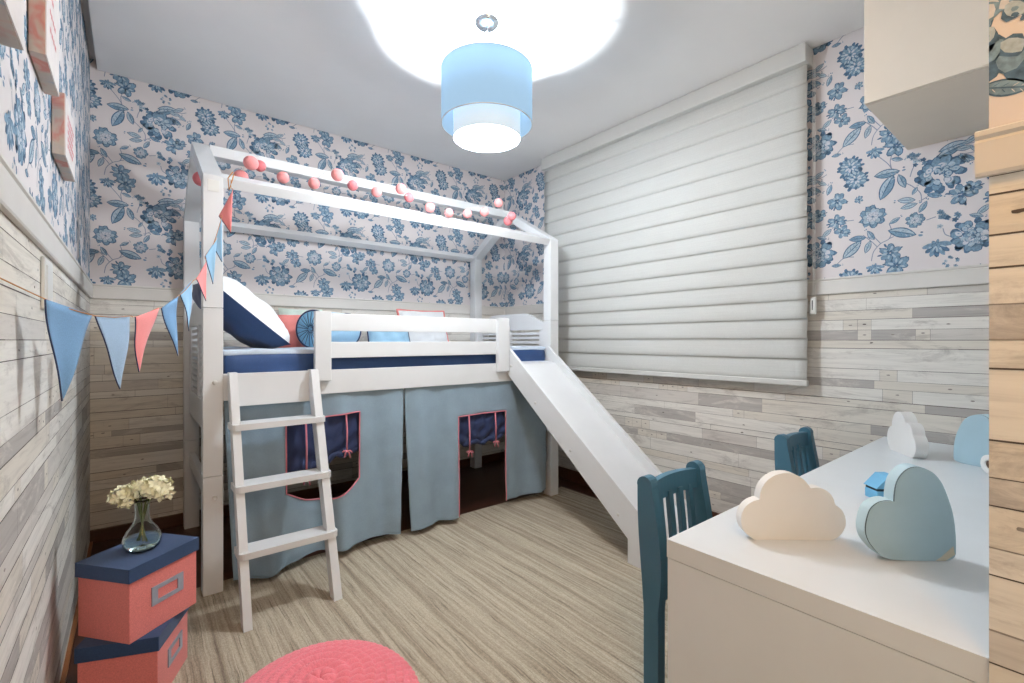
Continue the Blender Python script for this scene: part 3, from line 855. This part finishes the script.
def flap(root, x0, x1, ztop_, drop, sag, seed, ties, lowleft=0):
    """rolled up navy flap with two pink ties"""
    r = random.Random(seed); ph = r.uniform(0, 6); yb = CY + .016
    zl = lambda x: ztop_(x) - drop - sag * math.sin(math.pi * (x - x0) / (x1 - x0)) - lowleft * max(0, 1 - (x - x0) / (x1 - x0) * 1.6)
    mb = MB()
    def fn(u, v):
        x = x0 - .01 + (x1 - x0 + .02) * u; zt = ztop_(x) + .02; zb = zl(x); z = zt + (zb - zt) * v
        bul = .022 * math.sin(math.pi * v) ** 2 + .02 * max(0, v - .6)
        y = yb + .004 - bul * .6 + .006 * math.sin(v * 17 + 3 * math.sin(u * 7 + ph)) * v + .004 * math.sin(u * 30 + v * 8)
        return (x, max(y, CY + .006), z)
    mb.grid(fn, 30, 26)
    o = mb.build('rolled_flap', 'navy_roll', root, solid=.003)
    # gathered roll along the bottom
    pts = [(x0 + (x1 - x0) * k / 16, yb + .008 + .003 * math.sin(k), zl(x0 + (x1 - x0) * k / 16) + .008 * math.sin(k * 1.3)) for k in range(17)]
    MB().tube(pts, [.016 + .005 * math.sin(k * 2.1 + ph) for k in range(17)], None, 10).build('rolled_hem', 'navy_roll', root, parent=o)
    for tx, tl in ties:
        z1 = ztop_(tx); z0 = zl(tx) - .012 + tl
        t = MB()
        t.tube([(tx, CY - .004, z1), (tx + .003, CY - .008, (z1 + z0) / 2), (tx + .001, CY - .010, z0)], .0042, None, 6)
        for dx, dz in ((-.022, -.004), (.026, -.012), (-.012, -.03), (.016, -.036)):
            t.tube([(tx, CY - .012, z0), (tx + dx * .6, CY - .016, z0 + dz * .4 + .004), (tx + dx, CY - .014, z0 + dz)], .0036, None, 6)
        t.build('pink_tie', 'pink_trim', root)
rootL, PL, htL = curtain('blue-grey play curtain with sagging window opening, hanging behind the bed ladder', .292, 1.102,
    [(.292, .035), (.42, .02), (.62, .045), (.80, .035), (.95, .05), (1.102, .03)],
    [(.530, .662), (.70, .672), (.866, .683)], [(.530, .350), (.57, .325), (.61, .302), (.66, .285), (.70, .280), (.74, .284), (.79, .303), (.83, .328), (.866, .358)],
    [(.50, .05, -.055), (.66, .05, .05), (.80, .05, -.05), (.95, .05, .03), (1.04, .05, -.03), (.38, .05, -.02)], .4, lambda x, z: x - .022 * max(0, (x - .86) / .24) * (1 - z / .8) + .035 * max(0, (.50 - x) / .21) * (1 - z / .8))
flap(rootL, .530, .866, htL, .19, .01, 1, [(.615, -.01), (.800, .03)], .07)
rootR, PR, htR = curtain('blue-grey play curtain with door opening, hanging behind the slide', 1.106, 2.125,
    [(1.106, .03), (1.25, .035), (1.438, .03), (1.60, .05), (1.779, .05), (1.95, .045), (2.125, .05)],
    [(1.438, .597), (1.60, .600), (1.779, .600)], None,
    [(1.20, .05, -.035), (1.32, .05, .02), (1.43, .04, -.03), (1.79, .04, -.02), (1.90, .06, .03), (2.05, .06, -.02)], 2.0, lambda x, z: x + .032 * max(0, (1.44 - x) / .33) * (1 - z / .8))
flap(rootR, 1.438, 1.779, htR, .155, .015, 4, [(1.510, -.03), (1.700, 0)])

# ------------------------------------------------------------------ bunting
def ray(u, v, d):       # measured image position -> place at depth d (photo measurement helper)
    C_, S_ = math.cos(.6818), math.sin(.6818); X = (u - 512) / 467.18 * d; Z = (340.37 - v) / 467.18 * d
    return Vector((X * C_ + d * S_, -X * S_ + d * C_, H + Z))
bun = thing('bunting', 'fabric bunting of blue and pink triangle flags strung from left wall to bed post', 'bunting', tuple(ray(130, 320, 1.3)))
FLG = [  # left top, right top, tip (px, py, depth), material
    ((45, 299, .90), (92, 315, 1.03), (62, 401, .95), 'flag_denim'),
    ((97, 316, 1.10), (131, 316, 1.24), (120, 389, 1.17), 'flag_pale'),
    ((134, 317, 1.30), (158, 308, 1.42), (139, 372, 1.34), 'flag_pink'),
    ((161, 308, 1.48), (178, 296, 1.58), (178, 356, 1.56), 'flag_denim'),
    ((181, 294, 1.62), (193, 281, 1.70), (189, 331, 1.68), 'flag_sky'),
    ((196, 279, 1.74), (206, 262, 1.80), (206, 301, 1.79), 'flag_pink'),
    ((205, 256, 1.80), (217, 238, 1.84), (213, 284, 1.83), 'flag_sky'),
    ((213, 246, 1.85), (222, 216, 1.87), (222, 262, 1.87), 'flag_sky'),
    ((219, 216, 1.87), (233, 190, 1.88), (231, 233, 1.88), 'flag_pink')]
sp = [ray(-60, 249, .50), ray(0, 278, .715)]
for a, b, c, m_ in FLG: sp += [ray(*a), (ray(*a) + ray(*b)) / 2 + Vector((0, 0, -.003)), ray(*b)]
sp += [ray(231, 188, 1.885), ray(231, 180, 1.89)]
MB().tube([Vector(p) for p in catm([tuple(p) for p in sp], 3)], .0011, None, 6).build('string', 'twine', bun)
for k, (a, b, c, m_) in enumerate(FLG):
    A, B, T = ray(*a), ray(*b), ray(*c); nrm = (B - A).cross(T - A).normalized()
    def fn(u, v, A=A, B=B, T=T, nrm=nrm, k=k):
        top = A.lerp(B, u); p = top.lerp(T, v)
        w = (1 - v * .6) * math.sin(math.pi * u)
        return p + nrm * (1 - v) ** .7 * (.012 * math.sin(u * 5 + k) * v * (1 - v * .3) + .004 * math.sin(v * 6 + k * 2)) * (1 if k < 5 else .5)
    f_ = MB().grid(fn, 10, 14).build('flag', m_, bun, solid=.0015)
    MB().tube([fn(0, t / 10) for t in range(11)], .0016, None, 5).build('edge_stitching', 'navy_trim', bun, parent=f_)
MB().tube([ray(233, 172, 1.905), ray(228, 178, 1.895), ray(229, 190, 1.885), ray(232, 181, 1.89), ray(234, 174, 1.90)], .0022, None, 6).build('string_knot', 'twine', bun)

# ------------------------------------------------------------------ ball garland on the ridge
gar = thing('ball_garland', 'string of coral thread balls wound along the roof ridge of the bed', 'garland', (1.2, 2.60, 1.9))
BALLS = [(201, 179, 2.12, 1, 7.2), (241, 177, 2.18, 0, 6.8), (251, 163, 2.16, 0, 7.0), (260, 166, 2.24, 1, 5.6), (283, 177.5, 2.22, 0, 5.8),
         (314, 183.4, 2.28, 0, 5.6), (337.5, 175, 2.27, 0, 6.2), (352.7, 185.5, 2.40, 1, 5.2), (376.6, 192, 2.42, 0, 5.2), (401, 189, 2.42, 0, 5.4),
         (409, 197.5, 2.56, 1, 4.8), (430, 207.5, 2.54, 0, 5.0), (449, 213, 2.60, 0, 4.6), (467.3, 213.7, 2.66, 0, 4.6), (484.4, 212, 2.72, 0, 4.6), (498.5, 203, 2.78, 0, 4.4),
         (511.6, 216.3, 2.80, 1, 4.4), (508, 221, 2.95, 1, 4.6)]
cp = []
ballme = None
for k, (u, v, d, dk, rp) in enumerate(BALLS):
    c = ray(u, v, d); r_ = .0285
    mb = MB(); prof = [(max(.0001, math.sin(math.pi * i / 14)) * 1.0, -math.cos(math.pi * i / 14)) for i in range(15)]
    if ballme is None:
        mb.lathe(prof, (0, 0, 0), None, 20)
        o = mb.build('thread_ball', 'ball'); ballme = o.data
        ballme2 = ballme.copy(); ballme2.materials.clear(); ballme2.materials.append(M['ball_dark'])
    else:
        o = bpy.data.objects.new('thread_ball', ballme); COL.objects.link(o)
    if dk: o.data = ballme2
    o.parent = gar; o.location = c - Vector(gar['_o']); rr = rp / 467.18 * d
    o.scale = (rr, rr, rr); o.rotation_euler = (k, k * 2, k * 3)
    cp.append(tuple(c + Vector((0, 0, rr * .8))))
    if k < len(BALLS) - 1:
        n_ = ray(*BALLS[k + 1][:3]); mid = (c + n_) / 2; mid.z += .035 if k % 3 else -.012; cp.append(tuple(mid))
MB().tube(catm(cp, 4), .0011, None, 5).build('cord', 'cord', gar)

# ------------------------------------------------------------------ pendant lamp
lamp = thing('pendant_lamp', 'lit pendant lamp with light blue drum shade around a white inner drum', 'lamp', (LX, LY, ZC))
MB().lathe([(.0001, -.028), (.030, -.027), (.047, -.018), (.056, -.005), (.057, 0)], (LX, LY, ZC), None, 40).build('ceiling_rose', 'chrome', lamp)
MB().lathe([(.006, -.02), (.006, -.215)], (LX, LY, ZC), None, 12).build('rod', 'chrome', lamp)
def drum(name, mat, r, z0, z1):
    return MB().lathe([(r, z0), (r, z1)], (LX, LY, 0), None, 96).build(name, mat, lamp, solid=.0015)
sh = drum('outer_shade', 'shade', .197, 1.972, 2.21)
MB().tube([(LX + .197 * math.cos(a * math.pi / 48), LY + .197 * math.sin(a * math.pi / 48), 2.21) for a in range(96)], .0022, None, 6, True).build('shade_rim', 'bolt', lamp, parent=sh)
MB().tube([(LX + .197 * math.cos(a * math.pi / 48), LY + .197 * math.sin(a * math.pi / 48), 1.972) for a in range(96)], .0022, None, 6, True).build('shade_rim', 'bolt', lamp, parent=sh)
ish = drum('inner_shade', 'shade_in', .145, 1.912, 2.195)
mb = MB(); mb.lathe([(.0001, 0), (.141, 0), (.141, .004), (.0001, .004)], (LX, LY, 1.916), None, 64); mb.build('diffuser_disc', 'diffuser', lamp)
sp_ = MB()
for k in range(3):
    a = math.radians(80 + 120 * k); sp_.tube([(LX, LY, 2.20), (LX + .197 * math.cos(a), LY + .197 * math.sin(a), 2.205)], .0018, None, 6)
sp_.build('shade_spider', 'chrome', lamp)

# ------------------------------------------------------------------ blind
bl = thing('window_blind', 'wide white folded roman-style blind covering the window on the right wall', 'blind', (2.49, 1.736, .83))
ys0, ys1 = .832, 2.64
zl = [.841, .942, 1.039, 1.133, 1.224, 1.318, 1.412, 1.514, 1.615, 1.725, 1.819, 1.928, 2.03, 2.139, 2.246, 2.35]
prof = []
for i in range(len(zl) - 1):
    z0, z1 = zl[i], zl[i + 1]
    prof += [(2.472, z0 + .001), (2.465, z0 + .002), (2.462, z0 + .007), (2.462, z0 + .022), (2.465, (z0 + z1) / 2), (2.470, z1 - .012), (2.473, z1 - .001)]
mb = MB(); vs = []; nY = 30
for x, z in prof:
    for k in range(nY + 1):
        t = k / nY; vs.append((x + .0008 * math.sin(t * 40 + z * 7), ys0 + (ys1 - ys0) * t, z))
fs = [(i * (nY + 1) + k, i * (nY + 1) + k + 1, (i + 1) * (nY + 1) + k + 1, (i + 1) * (nY + 1) + k) for i in range(len(prof) - 1) for k in range(nY)]
mb.add(vs, fs, None, True); mb.build('blind_fabric', 'blind', bl, solid=.001)
MB().box(2.43, 2.5256, ys0 - .006, ys1 + .006, 2.335, ZC - .001).build('headrail', 'blindrail', bl, .006, seg=3)
MB().box(2.457, 2.480, ys0 - .003, ys1 + .003, .815, .843).build('bottom_bar', 'blindrail', bl, .004)
cd = MB().tube([(2.49, ys0 - .016, 2.34), (2.49, ys0 - .016, 1.23)], .0016, None, 6).build('pull_cord', 'cord', bl)
MB().tube([(2.49, ys0 - .024, 2.34), (2.49, ys0 - .024, 1.23)], .0016, None, 6).build('pull_cord', 'cord', bl)
w_ = MB().box(2.482, 2.498, ys0 - .030, ys0 - .003, 1.155, 1.235).build('cord_weight', 'plate', bl, .004)
MB().box(2.4812, 2.4822, ys0 - .018, ys0 - .014, 1.175, 1.22).build('cord_weight_mark', 'label_dark', bl, parent=w_)

# ------------------------------------------------------------------ upper cabinet
cb = thing('wall_cabinet', 'cream wall cabinet hung high on the right wall above the desk', 'cabinet', (2.22, .28, 1.83))
MB().box(1.94, XR - .001, YN + .002, .476, 1.83, ZC - .002).build('cabinet_body', 'cab', cb, .001)
MB().box(1.919, 1.938, YN + .002, .476, 1.83, ZC - .002).build('cabinet_door', 'cab', cb, .0015)

# ------------------------------------------------------------------ desk
dk = thing('desk', 'white laminate desk with solid end panel standing against the right wall', 'desk', (1.7, .3, 0))
DX, DY0, DY1, DZ = .86, YN + .0002, .55, .62
MB().box(DX, XR - .016, DY0, DY1, DZ - .037, DZ).build('desktop', 'desk', dk)
MB().box(DX + .001, DX + .036, DY0, DY1 - .001, 0, DZ - .0385).build('end_panel', 'desk', dk, .001)
MB().box(DX + .036, XR - .016, DY0, DY0 + .018, .25, DZ - .038).build('back_panel', 'desk', dk, .001)

# ------------------------------------------------------------------ chairs
def make_chair(x0, label, yb=.80):
    W = .285; g = thing('kids_chair', label, 'chair', (x0 + W / 2, yb - .15, 0), 'teal chairs at the desk')
    HT = .655
    # S-curved rear posts: centre line y(z)
    def yc(z):
        t = z / HT
        k = min(1, max(0, (1 - t) / .5)); k = k * k * (3 - 2 * k)
        return yb - .022 * k - .004 * math.sin(math.pi * min(1, (1 - t) / .5))
    def wd(z):
        t = z / HT
        return .023 + .010 * math.sin(math.pi * min(1, max(0, (t - .45) / .5)))
    for px in (x0, x0 + W - .032):
        zs = [HT * k / 24 for k in range(24)]
        pts = [(yc(z) - wd(z), z) for z in zs] 
        ytp, wt = yc(HT), wd(HT - .03)
        for k in range(9):
            a = math.pi - math.pi * k / 8; pts.append((yc(HT - .02) + wt * 1.05 * math.cos(a), HT - .024 + .024 * math.sin(a)))
        pts += [(yc(z) + wd(z), z) for z in zs[::-1]]
        MB().prism(pts, px, px + .032, None, lambda u, v, w: (w, u, v)).build('rear_post', 'chair', g, .004)
    # crest rail, bowed
    def bow(t): return .010 * math.sin(math.pi * t)
    mb = MB(); n = 12; a0, a1 = x0 + .030, x0 + W - .030
    for i in range(n):
        t0, t1 = i / n, (i + 1) / n; xa, xb = a0 + (a1 - a0) * t0, a0 + (a1 - a0) * t1
        za0, za1 = HT - .075, HT - .020 + .005 * math.sin(math.pi * t0); zb1 = HT - .020 + .005 * math.sin(math.pi * t1)
        ya, yb_ = yc(HT - .04) + bow(t0), yc(HT - .04) + bow(t1); h = .010
        vs = [(xa, ya - h - .004, za0), (xa, ya + h - .004, za0), (xa, ya + h, za1), (xa, ya - h, za1), (xb, yb_ - h - .004, za0), (xb, yb_ + h - .004, za0), (xb, yb_ + h, zb1), (xb, yb_ - h, zb1)]
        fs = [(0, 4, 5, 1), (1, 5, 6, 2), (2, 6, 7, 3), (3, 7, 4, 0)]
        if i == 0: fs.append((0, 1, 2, 3))
        if i == n - 1: fs.append((7, 6, 5, 4))
        mb.add(vs, fs)
    mb.build('crest_rail', 'chair', g)
    for k in range(4):
        xs = x0 + .052 + k * (W - .104 - .022) / 3
        zs = [.335 + (HT - .06 - .335) * i / 8 for i in range(9)]
        pts = [(yc(z) - .007, z) for z in zs] + [(yc(z) + .006, z) for z in zs[::-1]]
        MB().prism(pts, xs, xs + .022, None, lambda u, v, w: (w, u, v)).build('back_slat', 'chair', g, .001)
    MB().box(x0 + .031, x0 + W - .031, yc(.33) - .011, yc(.33) + .011, .305, .345).build('lower_back_rail', 'chair', g, .003)
    MB().box(x0 - .006, x0 + W + .006, yb - .37, yb - .085, .285, .303).build('seat', 'chair', g, .006)
    MB().box(x0 + .02, x0 + W - .02, yb - .355, yb - .10, .245, .284).build('seat_apron', 'chair', g, .002)
    for px in (x0 + .004, x0 + W - .034):
        MB().box(px, px + .03, yb - .362, yb - .332, 0, .284).build('front_leg', 'chair', g, .003)
        MB().box(px + .006, px + .022, yb - .333, yb - .085, .11, .135).build('side_stretcher', 'chair', g, .002)
    return g
make_chair(1.10, 'teal wooden child chair at the desk corner nearest the slide foot', .775)
make_chair(2.01, 'teal wooden child chair further along the desk near the right wall', .775)

# ------------------------------------------------------------------ desk ornaments
def oriented(face_pts, origin, du, thick, name, label, cat, mats, root_loc=None):
    """face_pts in metres (u right, v up) on a vertical face through origin along du; body goes back by thick"""
    du = Vector((du[0], du[1], 0)).normalized(); nb = Vector((-du.y, du.x, 0))   # points away from the viewer
    fn = lambda u, v, w: Vector(origin) + du * u + Vector((0, 0, v)) + nb * w
    return fn
def cloud_outline(sc, sy):
    circ = [(128, 436, 66), (205, 368, 84), (300, 388, 58), (332, 440, 61), (220, 440, 60)]
    cx, cy = 225, 430; pts = []; base = 500
    for k in range(120):
        a = 2 * math.pi * k / 120; dx, dy = math.cos(a), math.sin(a); best = 0
        for x, y, r in circ:
            ox, oy = cx - x, cy - y; b = ox * dx + oy * dy; c = ox * ox + oy * oy - r * r; D = b * b - c
            if D > 0: best = max(best, -b + math.sqrt(D))
        if dy > 0:
            tb = (base - cy) / dy; xb = cx + tb * dx
            best = tb if 92 <= xb <= 360 else min(best, tb)
        x, y = cx + best * dx, cy + best * dy
        if y > base: x = cx + (x - cx) * (base - cy) / (y - cy); y = base
        x = max(90, min(x, 362)) if y >= base - .5 else x
        if pts and abs(pts[-1][0] - (x - 90) * sc) < 1e-6 and abs(pts[-1][1] - (base - y) * sy) < 1e-6: continue
        pts.append(((x - 90) * sc, (base - y) * sy))
    return pts[::-1]
def cloud(label, A, B, mat, sc, thick, sy=None):
    A, B = Vector(A), Vector(B); du = B - A; du.z = 0; du.normalize(); nb = Vector((-du.y, du.x, 0))
    pts = cloud_outline(sc, sy or sc); fn = lambda u, v, w: A + du * u + Vector((0, 0, v)) + nb * w
    mb = MB().prism(pts, 0, thick, None, fn)
    o = mb.build('cloud_ornament', mat, loc=tuple(A), bevel=.0012)
    return tag(o, label, 'ornament')
zt_ = DZ + .0003
cloud('cream wooden cloud ornament standing near the desk corner, beside the big blue heart', (.990, .440, zt_), (1.126, .324, zt_), 'cloud', .000645, .022, .00064)
HP = [(543, 380), (530, 377), (512, 378), (490, 385), (468, 405), (456, 440), (453, 475), (462, 505), (480, 530), (500, 550), (522, 561), (560, 566), (600, 568), (650, 568), (703, 567),
      (733, 555), (737, 520), (735, 470), (728, 420), (715, 375), (695, 325), (670, 292), (640, 275), (615, 270), (590, 275), (568, 292), (552, 318), (545, 350)]
def heart(label, A, B, sc, thick, flip=False, corner=True):
    A, B = Vector(A), Vector(B); du = B - A; du.z = 0; du.normalize(); nb = Vector((-du.y, du.x, 0))
    hp = [((x - 560) * sc, (568 - y) * sc) for x, y in HP]
    if flip: hp = [(-x, y) for x, y in hp][::-1]
    hp = [p[:2] for p in catm(hp + [hp[0]], 3)[:-1]][::-1]
    fn = lambda u, v, w: A + du * u + Vector((0, 0, v)) + nb * w
    root = thing('heart_box', label, 'box', tuple(A))
    MB().prism(hp, .0015, thick, 'heart_side', fn, sidemat='heart_side').build('box_body', None, root)
    c = (sum(p[0] for p in hp) / len(hp), sum(p[1] for p in hp) / len(hp))
    fp = [(c[0] + (x - c[0]) * .995, c[1] + (y - c[1]) * .995) for x, y in hp]
    lid = MB().prism(fp, -.0015, .0015, 'heart', fn, sidemat='heart_edge').build('box_lid', None, root)
    if corner:
        cp_ = [((703 - 560) * sc, 0.001), ((733 - 560) * sc, .012 * 1.0), ((728 - 560) * sc, .028), ((690 - 560) * sc, .008), ((672 - 560) * sc, .001)]
        MB().prism(cp_, -.0019, -.0014, None, fn).build('bare_corner', 'creamcorner', root, parent=lid)
    return root
heart('large pale blue heart-shaped box at the front of the desk, beside the cream cloud', (1.112, .222, zt_), (1.192, .156, zt_), .000590, .024)
cloud('white wooden cloud ornament at the far end of the desk by the right wall', (2.229, .474, zt_), (2.111, .384, zt_), 'cloudw', .00055, .038, .00070)
heart('pale blue heart-shaped box at the far right of the desk, cut off by near wall', (2.130, .192, zt_), (2.095, .098, zt_), .00057, .040, True, False)
# small sky blue box behind the heart
sb = thing('gable_box', 'small sky blue box with dark slot tucked behind the large heart', 'box', (1.49, .31, zt_))
du = Vector((.76, -.65, 0)).normalized(); nb = Vector((-du.y, du.x, 0)); A = Vector((1.475, .345, zt_))
f3 = lambda u, v, w: A + (du * u + Vector((0, 0, v)) + nb * w) * .85 + du * .008
MB().prism([(0, 0), (.06, 0), (.06, .028), (0, .028)], 0, .05, None, f3).build('box_base', 'skybox', sb, .001)
MB().prism([(.001, .0285), (.059, .0285), (.059, .036), (.001, .036)], .001, .049, None, f3).build('slot_shade', 'darkgap', sb)  # solid strip, the gap's shade put into its dark colour
MB().prism([(-.004, .0365), (.062, .0365), (.062, .074), (.032, .074)], -.002, .052, None, f3).build('box_lid', 'skybox', sb, .001)
# small white ring in front of the far heart
rg = thing('ring_ornament', 'small white ring-shaped piece with brown centre in front of the far blue heart', 'ornament', (2.052, .186, zt_))
du = Vector((-.72, -.69, 0)).normalized(); nb = Vector((-du.y, du.x, 0)); A = Vector((2.052, .186, zt_))
xf = Matrix.Translation(A + Vector((0, 0, .0295))) @ du.to_track_quat('X', 'Z').to_matrix().to_4x4() @ Matrix.Rotation(math.radians(90), 4, 'X')
MB().lathe([(.012, -.010), (.029, -.010), (.029, .010), (.012, .010), (.012, -.010)], (0, 0, 0), None, 28, xf=xf).build('ring_body', 'cloudw', rg, .002)
MB().lathe([(.0001, -.006), (.0118, -.006), (.0118, .006), (.0001, .006)], (0, 0, 0), None, 20, xf=xf).build('ring_centre', 'brown', rg)

# ------------------------------------------------------------------ storage boxes
def storage(label, F, aR, lr, ll, z0, zl0, z1):
    """F = front corner of the lid, aR = direction (deg) of the side that shows the holder"""
    a = math.radians(aR); r_ = Vector((math.cos(a), math.sin(a), 0)); l_ = Vector((-math.sin(a), math.cos(a), 0)); F = Vector((F[0], F[1], 0))
    c = F + r_ * lr / 2 + l_ * ll / 2
    root = thing('storage_box', label, 'box', (c.x, c.y, z0), 'stacked fabric storage boxes')
    fn = lambda u, v, w: F + r_ * u + l_ * v + Vector((0, 0, w))
    e = .005
    MB().prism([(e, e), (lr - e, e), (lr - e, ll - e), (e, ll - e)], z0, zl0 + .008, None, fn).build('box_body', 'box_coral', root, .002)
    MB().prism([(0, 0), (lr, 0), (lr, ll), (0, ll)], zl0, z1, None, fn).build('box_lid', 'box_navy', root, .002)
    fh = lambda u, v, w: F + r_ * u + l_ * (e - w) + Vector((0, 0, v))
    zc_ = (z0 + zl0) / 2 + .012; uc = lr * .53; w2, h2 = .050, .027
    mb = MB()
    for a_, b_, c_, d_ in ((-w2, w2, h2 - .012, h2), (-w2, w2, -h2, -h2 + .012), (-w2, -w2 + .018, -h2 + .012, h2 - .012), (w2 - .018, w2, -h2 + .012, h2 - .012)):
        mb.prism([(uc + a_, zc_ + c_), (uc + b_, zc_ + c_), (uc + b_, zc_ + d_), (uc + a_, zc_ + d_)], .0003, .003, None, fh)
    lh = mb.build('label_holder', 'holder', root, .0006)
    return root
storage('coral fabric storage box with navy lid standing on the rug, bottom of the stack', (.057, 1.647), 66.8, .225, .197, .0005, .158, .198)
storage('coral fabric storage box with navy lid on top of the stack, carrying the flower vase', (-.008, 1.648), 38.7, .221, .191, .1985, .366, .405)

# ------------------------------------------------------------------ vase with flowers
VX, VY, VZ = .022, 1.792, .4055
vs_ = thing('flower_vase', 'small clear glass vase of pale yellow blossoms on the upper storage box', 'vase', (VX, VY, VZ))
outer = [(.0001, 0), (.034, 0), (.042, .007), (.0475, .024), (.0465, .040), (.038, .058), (.026, .074), (.019, .092), (.0175, .112), (.019, .142), (.022, .150)]
inner = [(.0200, .150), (.0168, .142), (.0153, .112), (.0168, .092), (.0238, .075), (.0355, .058), (.0440, .040), (.0450, .024), (.0395, .010), (.032, .004), (.0001, .004)]
MB().lathe(outer + inner, (VX, VY, VZ), None, 48).build('glass_body', 'glass', vs_)
MB().lathe([(.0001, .0045), (.0315, .0045), (.0388, .0105), (.0442, .024), (.0432, .038), (.0001, .038)], (VX, VY, VZ), None, 48).build('water', 'water', vs_)
r = random.Random(4)
heads = [(.028, -.022, .185, .050), (-.045, .035, .160, .042), (-.008, .012, .180, .034), (.050, -.030, .170, .030), (-.030, .004, .150, .026)]
for k, (dx, dy, dz, R) in enumerate(heads):
    cx, cy, cz = VX + dx, VY + dy, VZ + dz
    st = MB().tube(catm([(VX + dx * -.2, VY - dy * .2, VZ + .02), (VX + dx * .1, VY + dy * .1, VZ + .10), (VX + dx * .35, VY + dy * .35, VZ + .145), (cx, cy, cz - .012)], 5), .0022, None, 6).build('stem', 'stem', vs_)
    mb = MB()
    for q in range(int(30 * (R / .05) ** 2) + 9):
        d = Vector((r.gauss(0, 1), r.gauss(0, 1), r.gauss(0, 1) + .2)).normalized(); c = Vector((cx, cy, cz)) + Vector((d.x * R, d.y * R, d.z * R * .7)) * r.uniform(.6, 1.0)
        t = d.cross(Vector((r.random(), r.random(), r.random()))).normalized(); b = d.cross(t)
        for p in range(4):
            a = p * math.pi / 2 + r.uniform(-.2, .2); w = (t * math.cos(a) + b * math.sin(a)); s_ = (t * -math.sin(a) + b * math.cos(a)); L = .0165 * r.uniform(.8, 1.25)
            mb.add([c, c + w * L * .5 + s_ * L * .36 + d * .001, c + w * L + d * .003, c + w * L * .5 - s_ * L * .36 + d * .001], [(0, 1, 2, 3)], None, True)
    mb.build('blossom', 'petal', vs_, parent=st)

# ------------------------------------------------------------------ crochet pouf
PX, PY = .352, 1.175
def pouf():
    mb = MB(); R0, h = .235, .225; prof = []
    n = 15; seg = 420
    vs = []; fs = []
    S = 170
    for i in range(S + 1):
        t = i / S                       # 0 centre .. 1 ground
        a = t * math.pi * .93
        rr = R0 * math.sin(a) ** .92; z = .102 + .100 * math.cos(a) * (1 if a < math.pi / 2 else 1)
        rr = max(rr, .002)
        rowp = t * 21
        ridge = abs(math.sin(math.pi * rowp))
        for k in range(seg):
            an = 2 * math.pi * k / seg
            ns = max(5, round(2 * math.pi * R0 * math.sin(min(a, math.pi * .93)) / .020))
            st = abs(math.sin(an * ns / 2 + math.floor(rowp) * 1.3 + (rowp % 1) * 1.1)) ** .6
            off = .0135 * ridge ** .6 * (.5 + .5 * st)
            nx, nz = math.sin(a), math.cos(a)
            vs.append((PX + (rr + off * nx) * math.cos(an), PY + (rr + off * nx) * math.sin(an), z + off * nz))
    for i in range(S):
        for k in range(seg):
            fs.append((i * seg + k, (i + 1) * seg + k, (i + 1) * seg + (k + 1) % seg, i * seg + (k + 1) % seg))
    fs.append(tuple(S * seg + k for k in range(seg))[::-1])
    zmin = min(v[2] for v in vs); vs = [(x, y, z - zmin + .0005) for x, y, z in vs]
    mb.add(vs, fs, None, True); return mb
M['crochet'] = fabric('coral_crochet', (226, 124, 136), 420, .14, .95)
tag(pouf().build('crochet_pouf', 'crochet', loc=(PX, PY, .0)), 'round coral pink crochet pouf on the rug in the foreground', 'pouf')

# ------------------------------------------------------------------ pictures on the left wall, wall plate
def picture(label, y0, y1, z0, z1, d=.029):
    root = thing('canvas_picture', label, 'picture', (XL, (y0 + y1) / 2, z0), 'deep canvases on the left wall')
    MB().box(XL + .002, XL + d - .002, y0, y1, z0, z1).build('canvas_side', 'art', root, .0015)
    mb = MB().box(XL + d - .002, XL + d, y0 + .001, y1 - .001, z0 + .001, z1 - .001, 'artface'); r = random.Random(int(y0 * 100))
    for k in range(5):
        zc_ = z0 + (z1 - z0) * (.25 + .12 * k); a, b = y0 + .05, y1 - .05 - r.uniform(0, .05)
        u = a
        while u < b - .01:
            w = r.uniform(.012, .03); mb.add([(XL + d + .0005, y_, zc_ + dz) for y_, dz in ((u, -.006), (u + w, -.004), (u + w, .008), (u, .006))], [(0, 1, 2, 3)], 'artpink'); u += w + .006
    mb.build('canvas_front', None, root)
    return root
picture('deep pink-washed canvas picture on the left wall, nearest the camera', .78, 1.12, 1.515, 1.86)
picture('deep canvas picture on the left wall, middle one and hung highest', 1.38, 1.60, 1.632, 1.96)
picture('deep canvas picture on the left wall, furthest toward the bed', 1.74, 2.02, 1.532, 1.70)
wp = thing('wall_plate', 'blank white square wall plate below the chair rail on the left wall', 'wall plate', (XL, 1.624, 1.105))
pl_ = MB().box(XL + .0005, XL + .009, 1.560, 1.690, 1.107, 1.232).build('plate_frame', 'plate', wp, .003)
MB().box(XL + .009, XL + .011, 1.577, 1.673, 1.125, 1.214).build('plate_insert', 'plate', wp, .001, parent=pl_)

for o in bpy.data.objects:
    if '_o' in o: del o['_o']
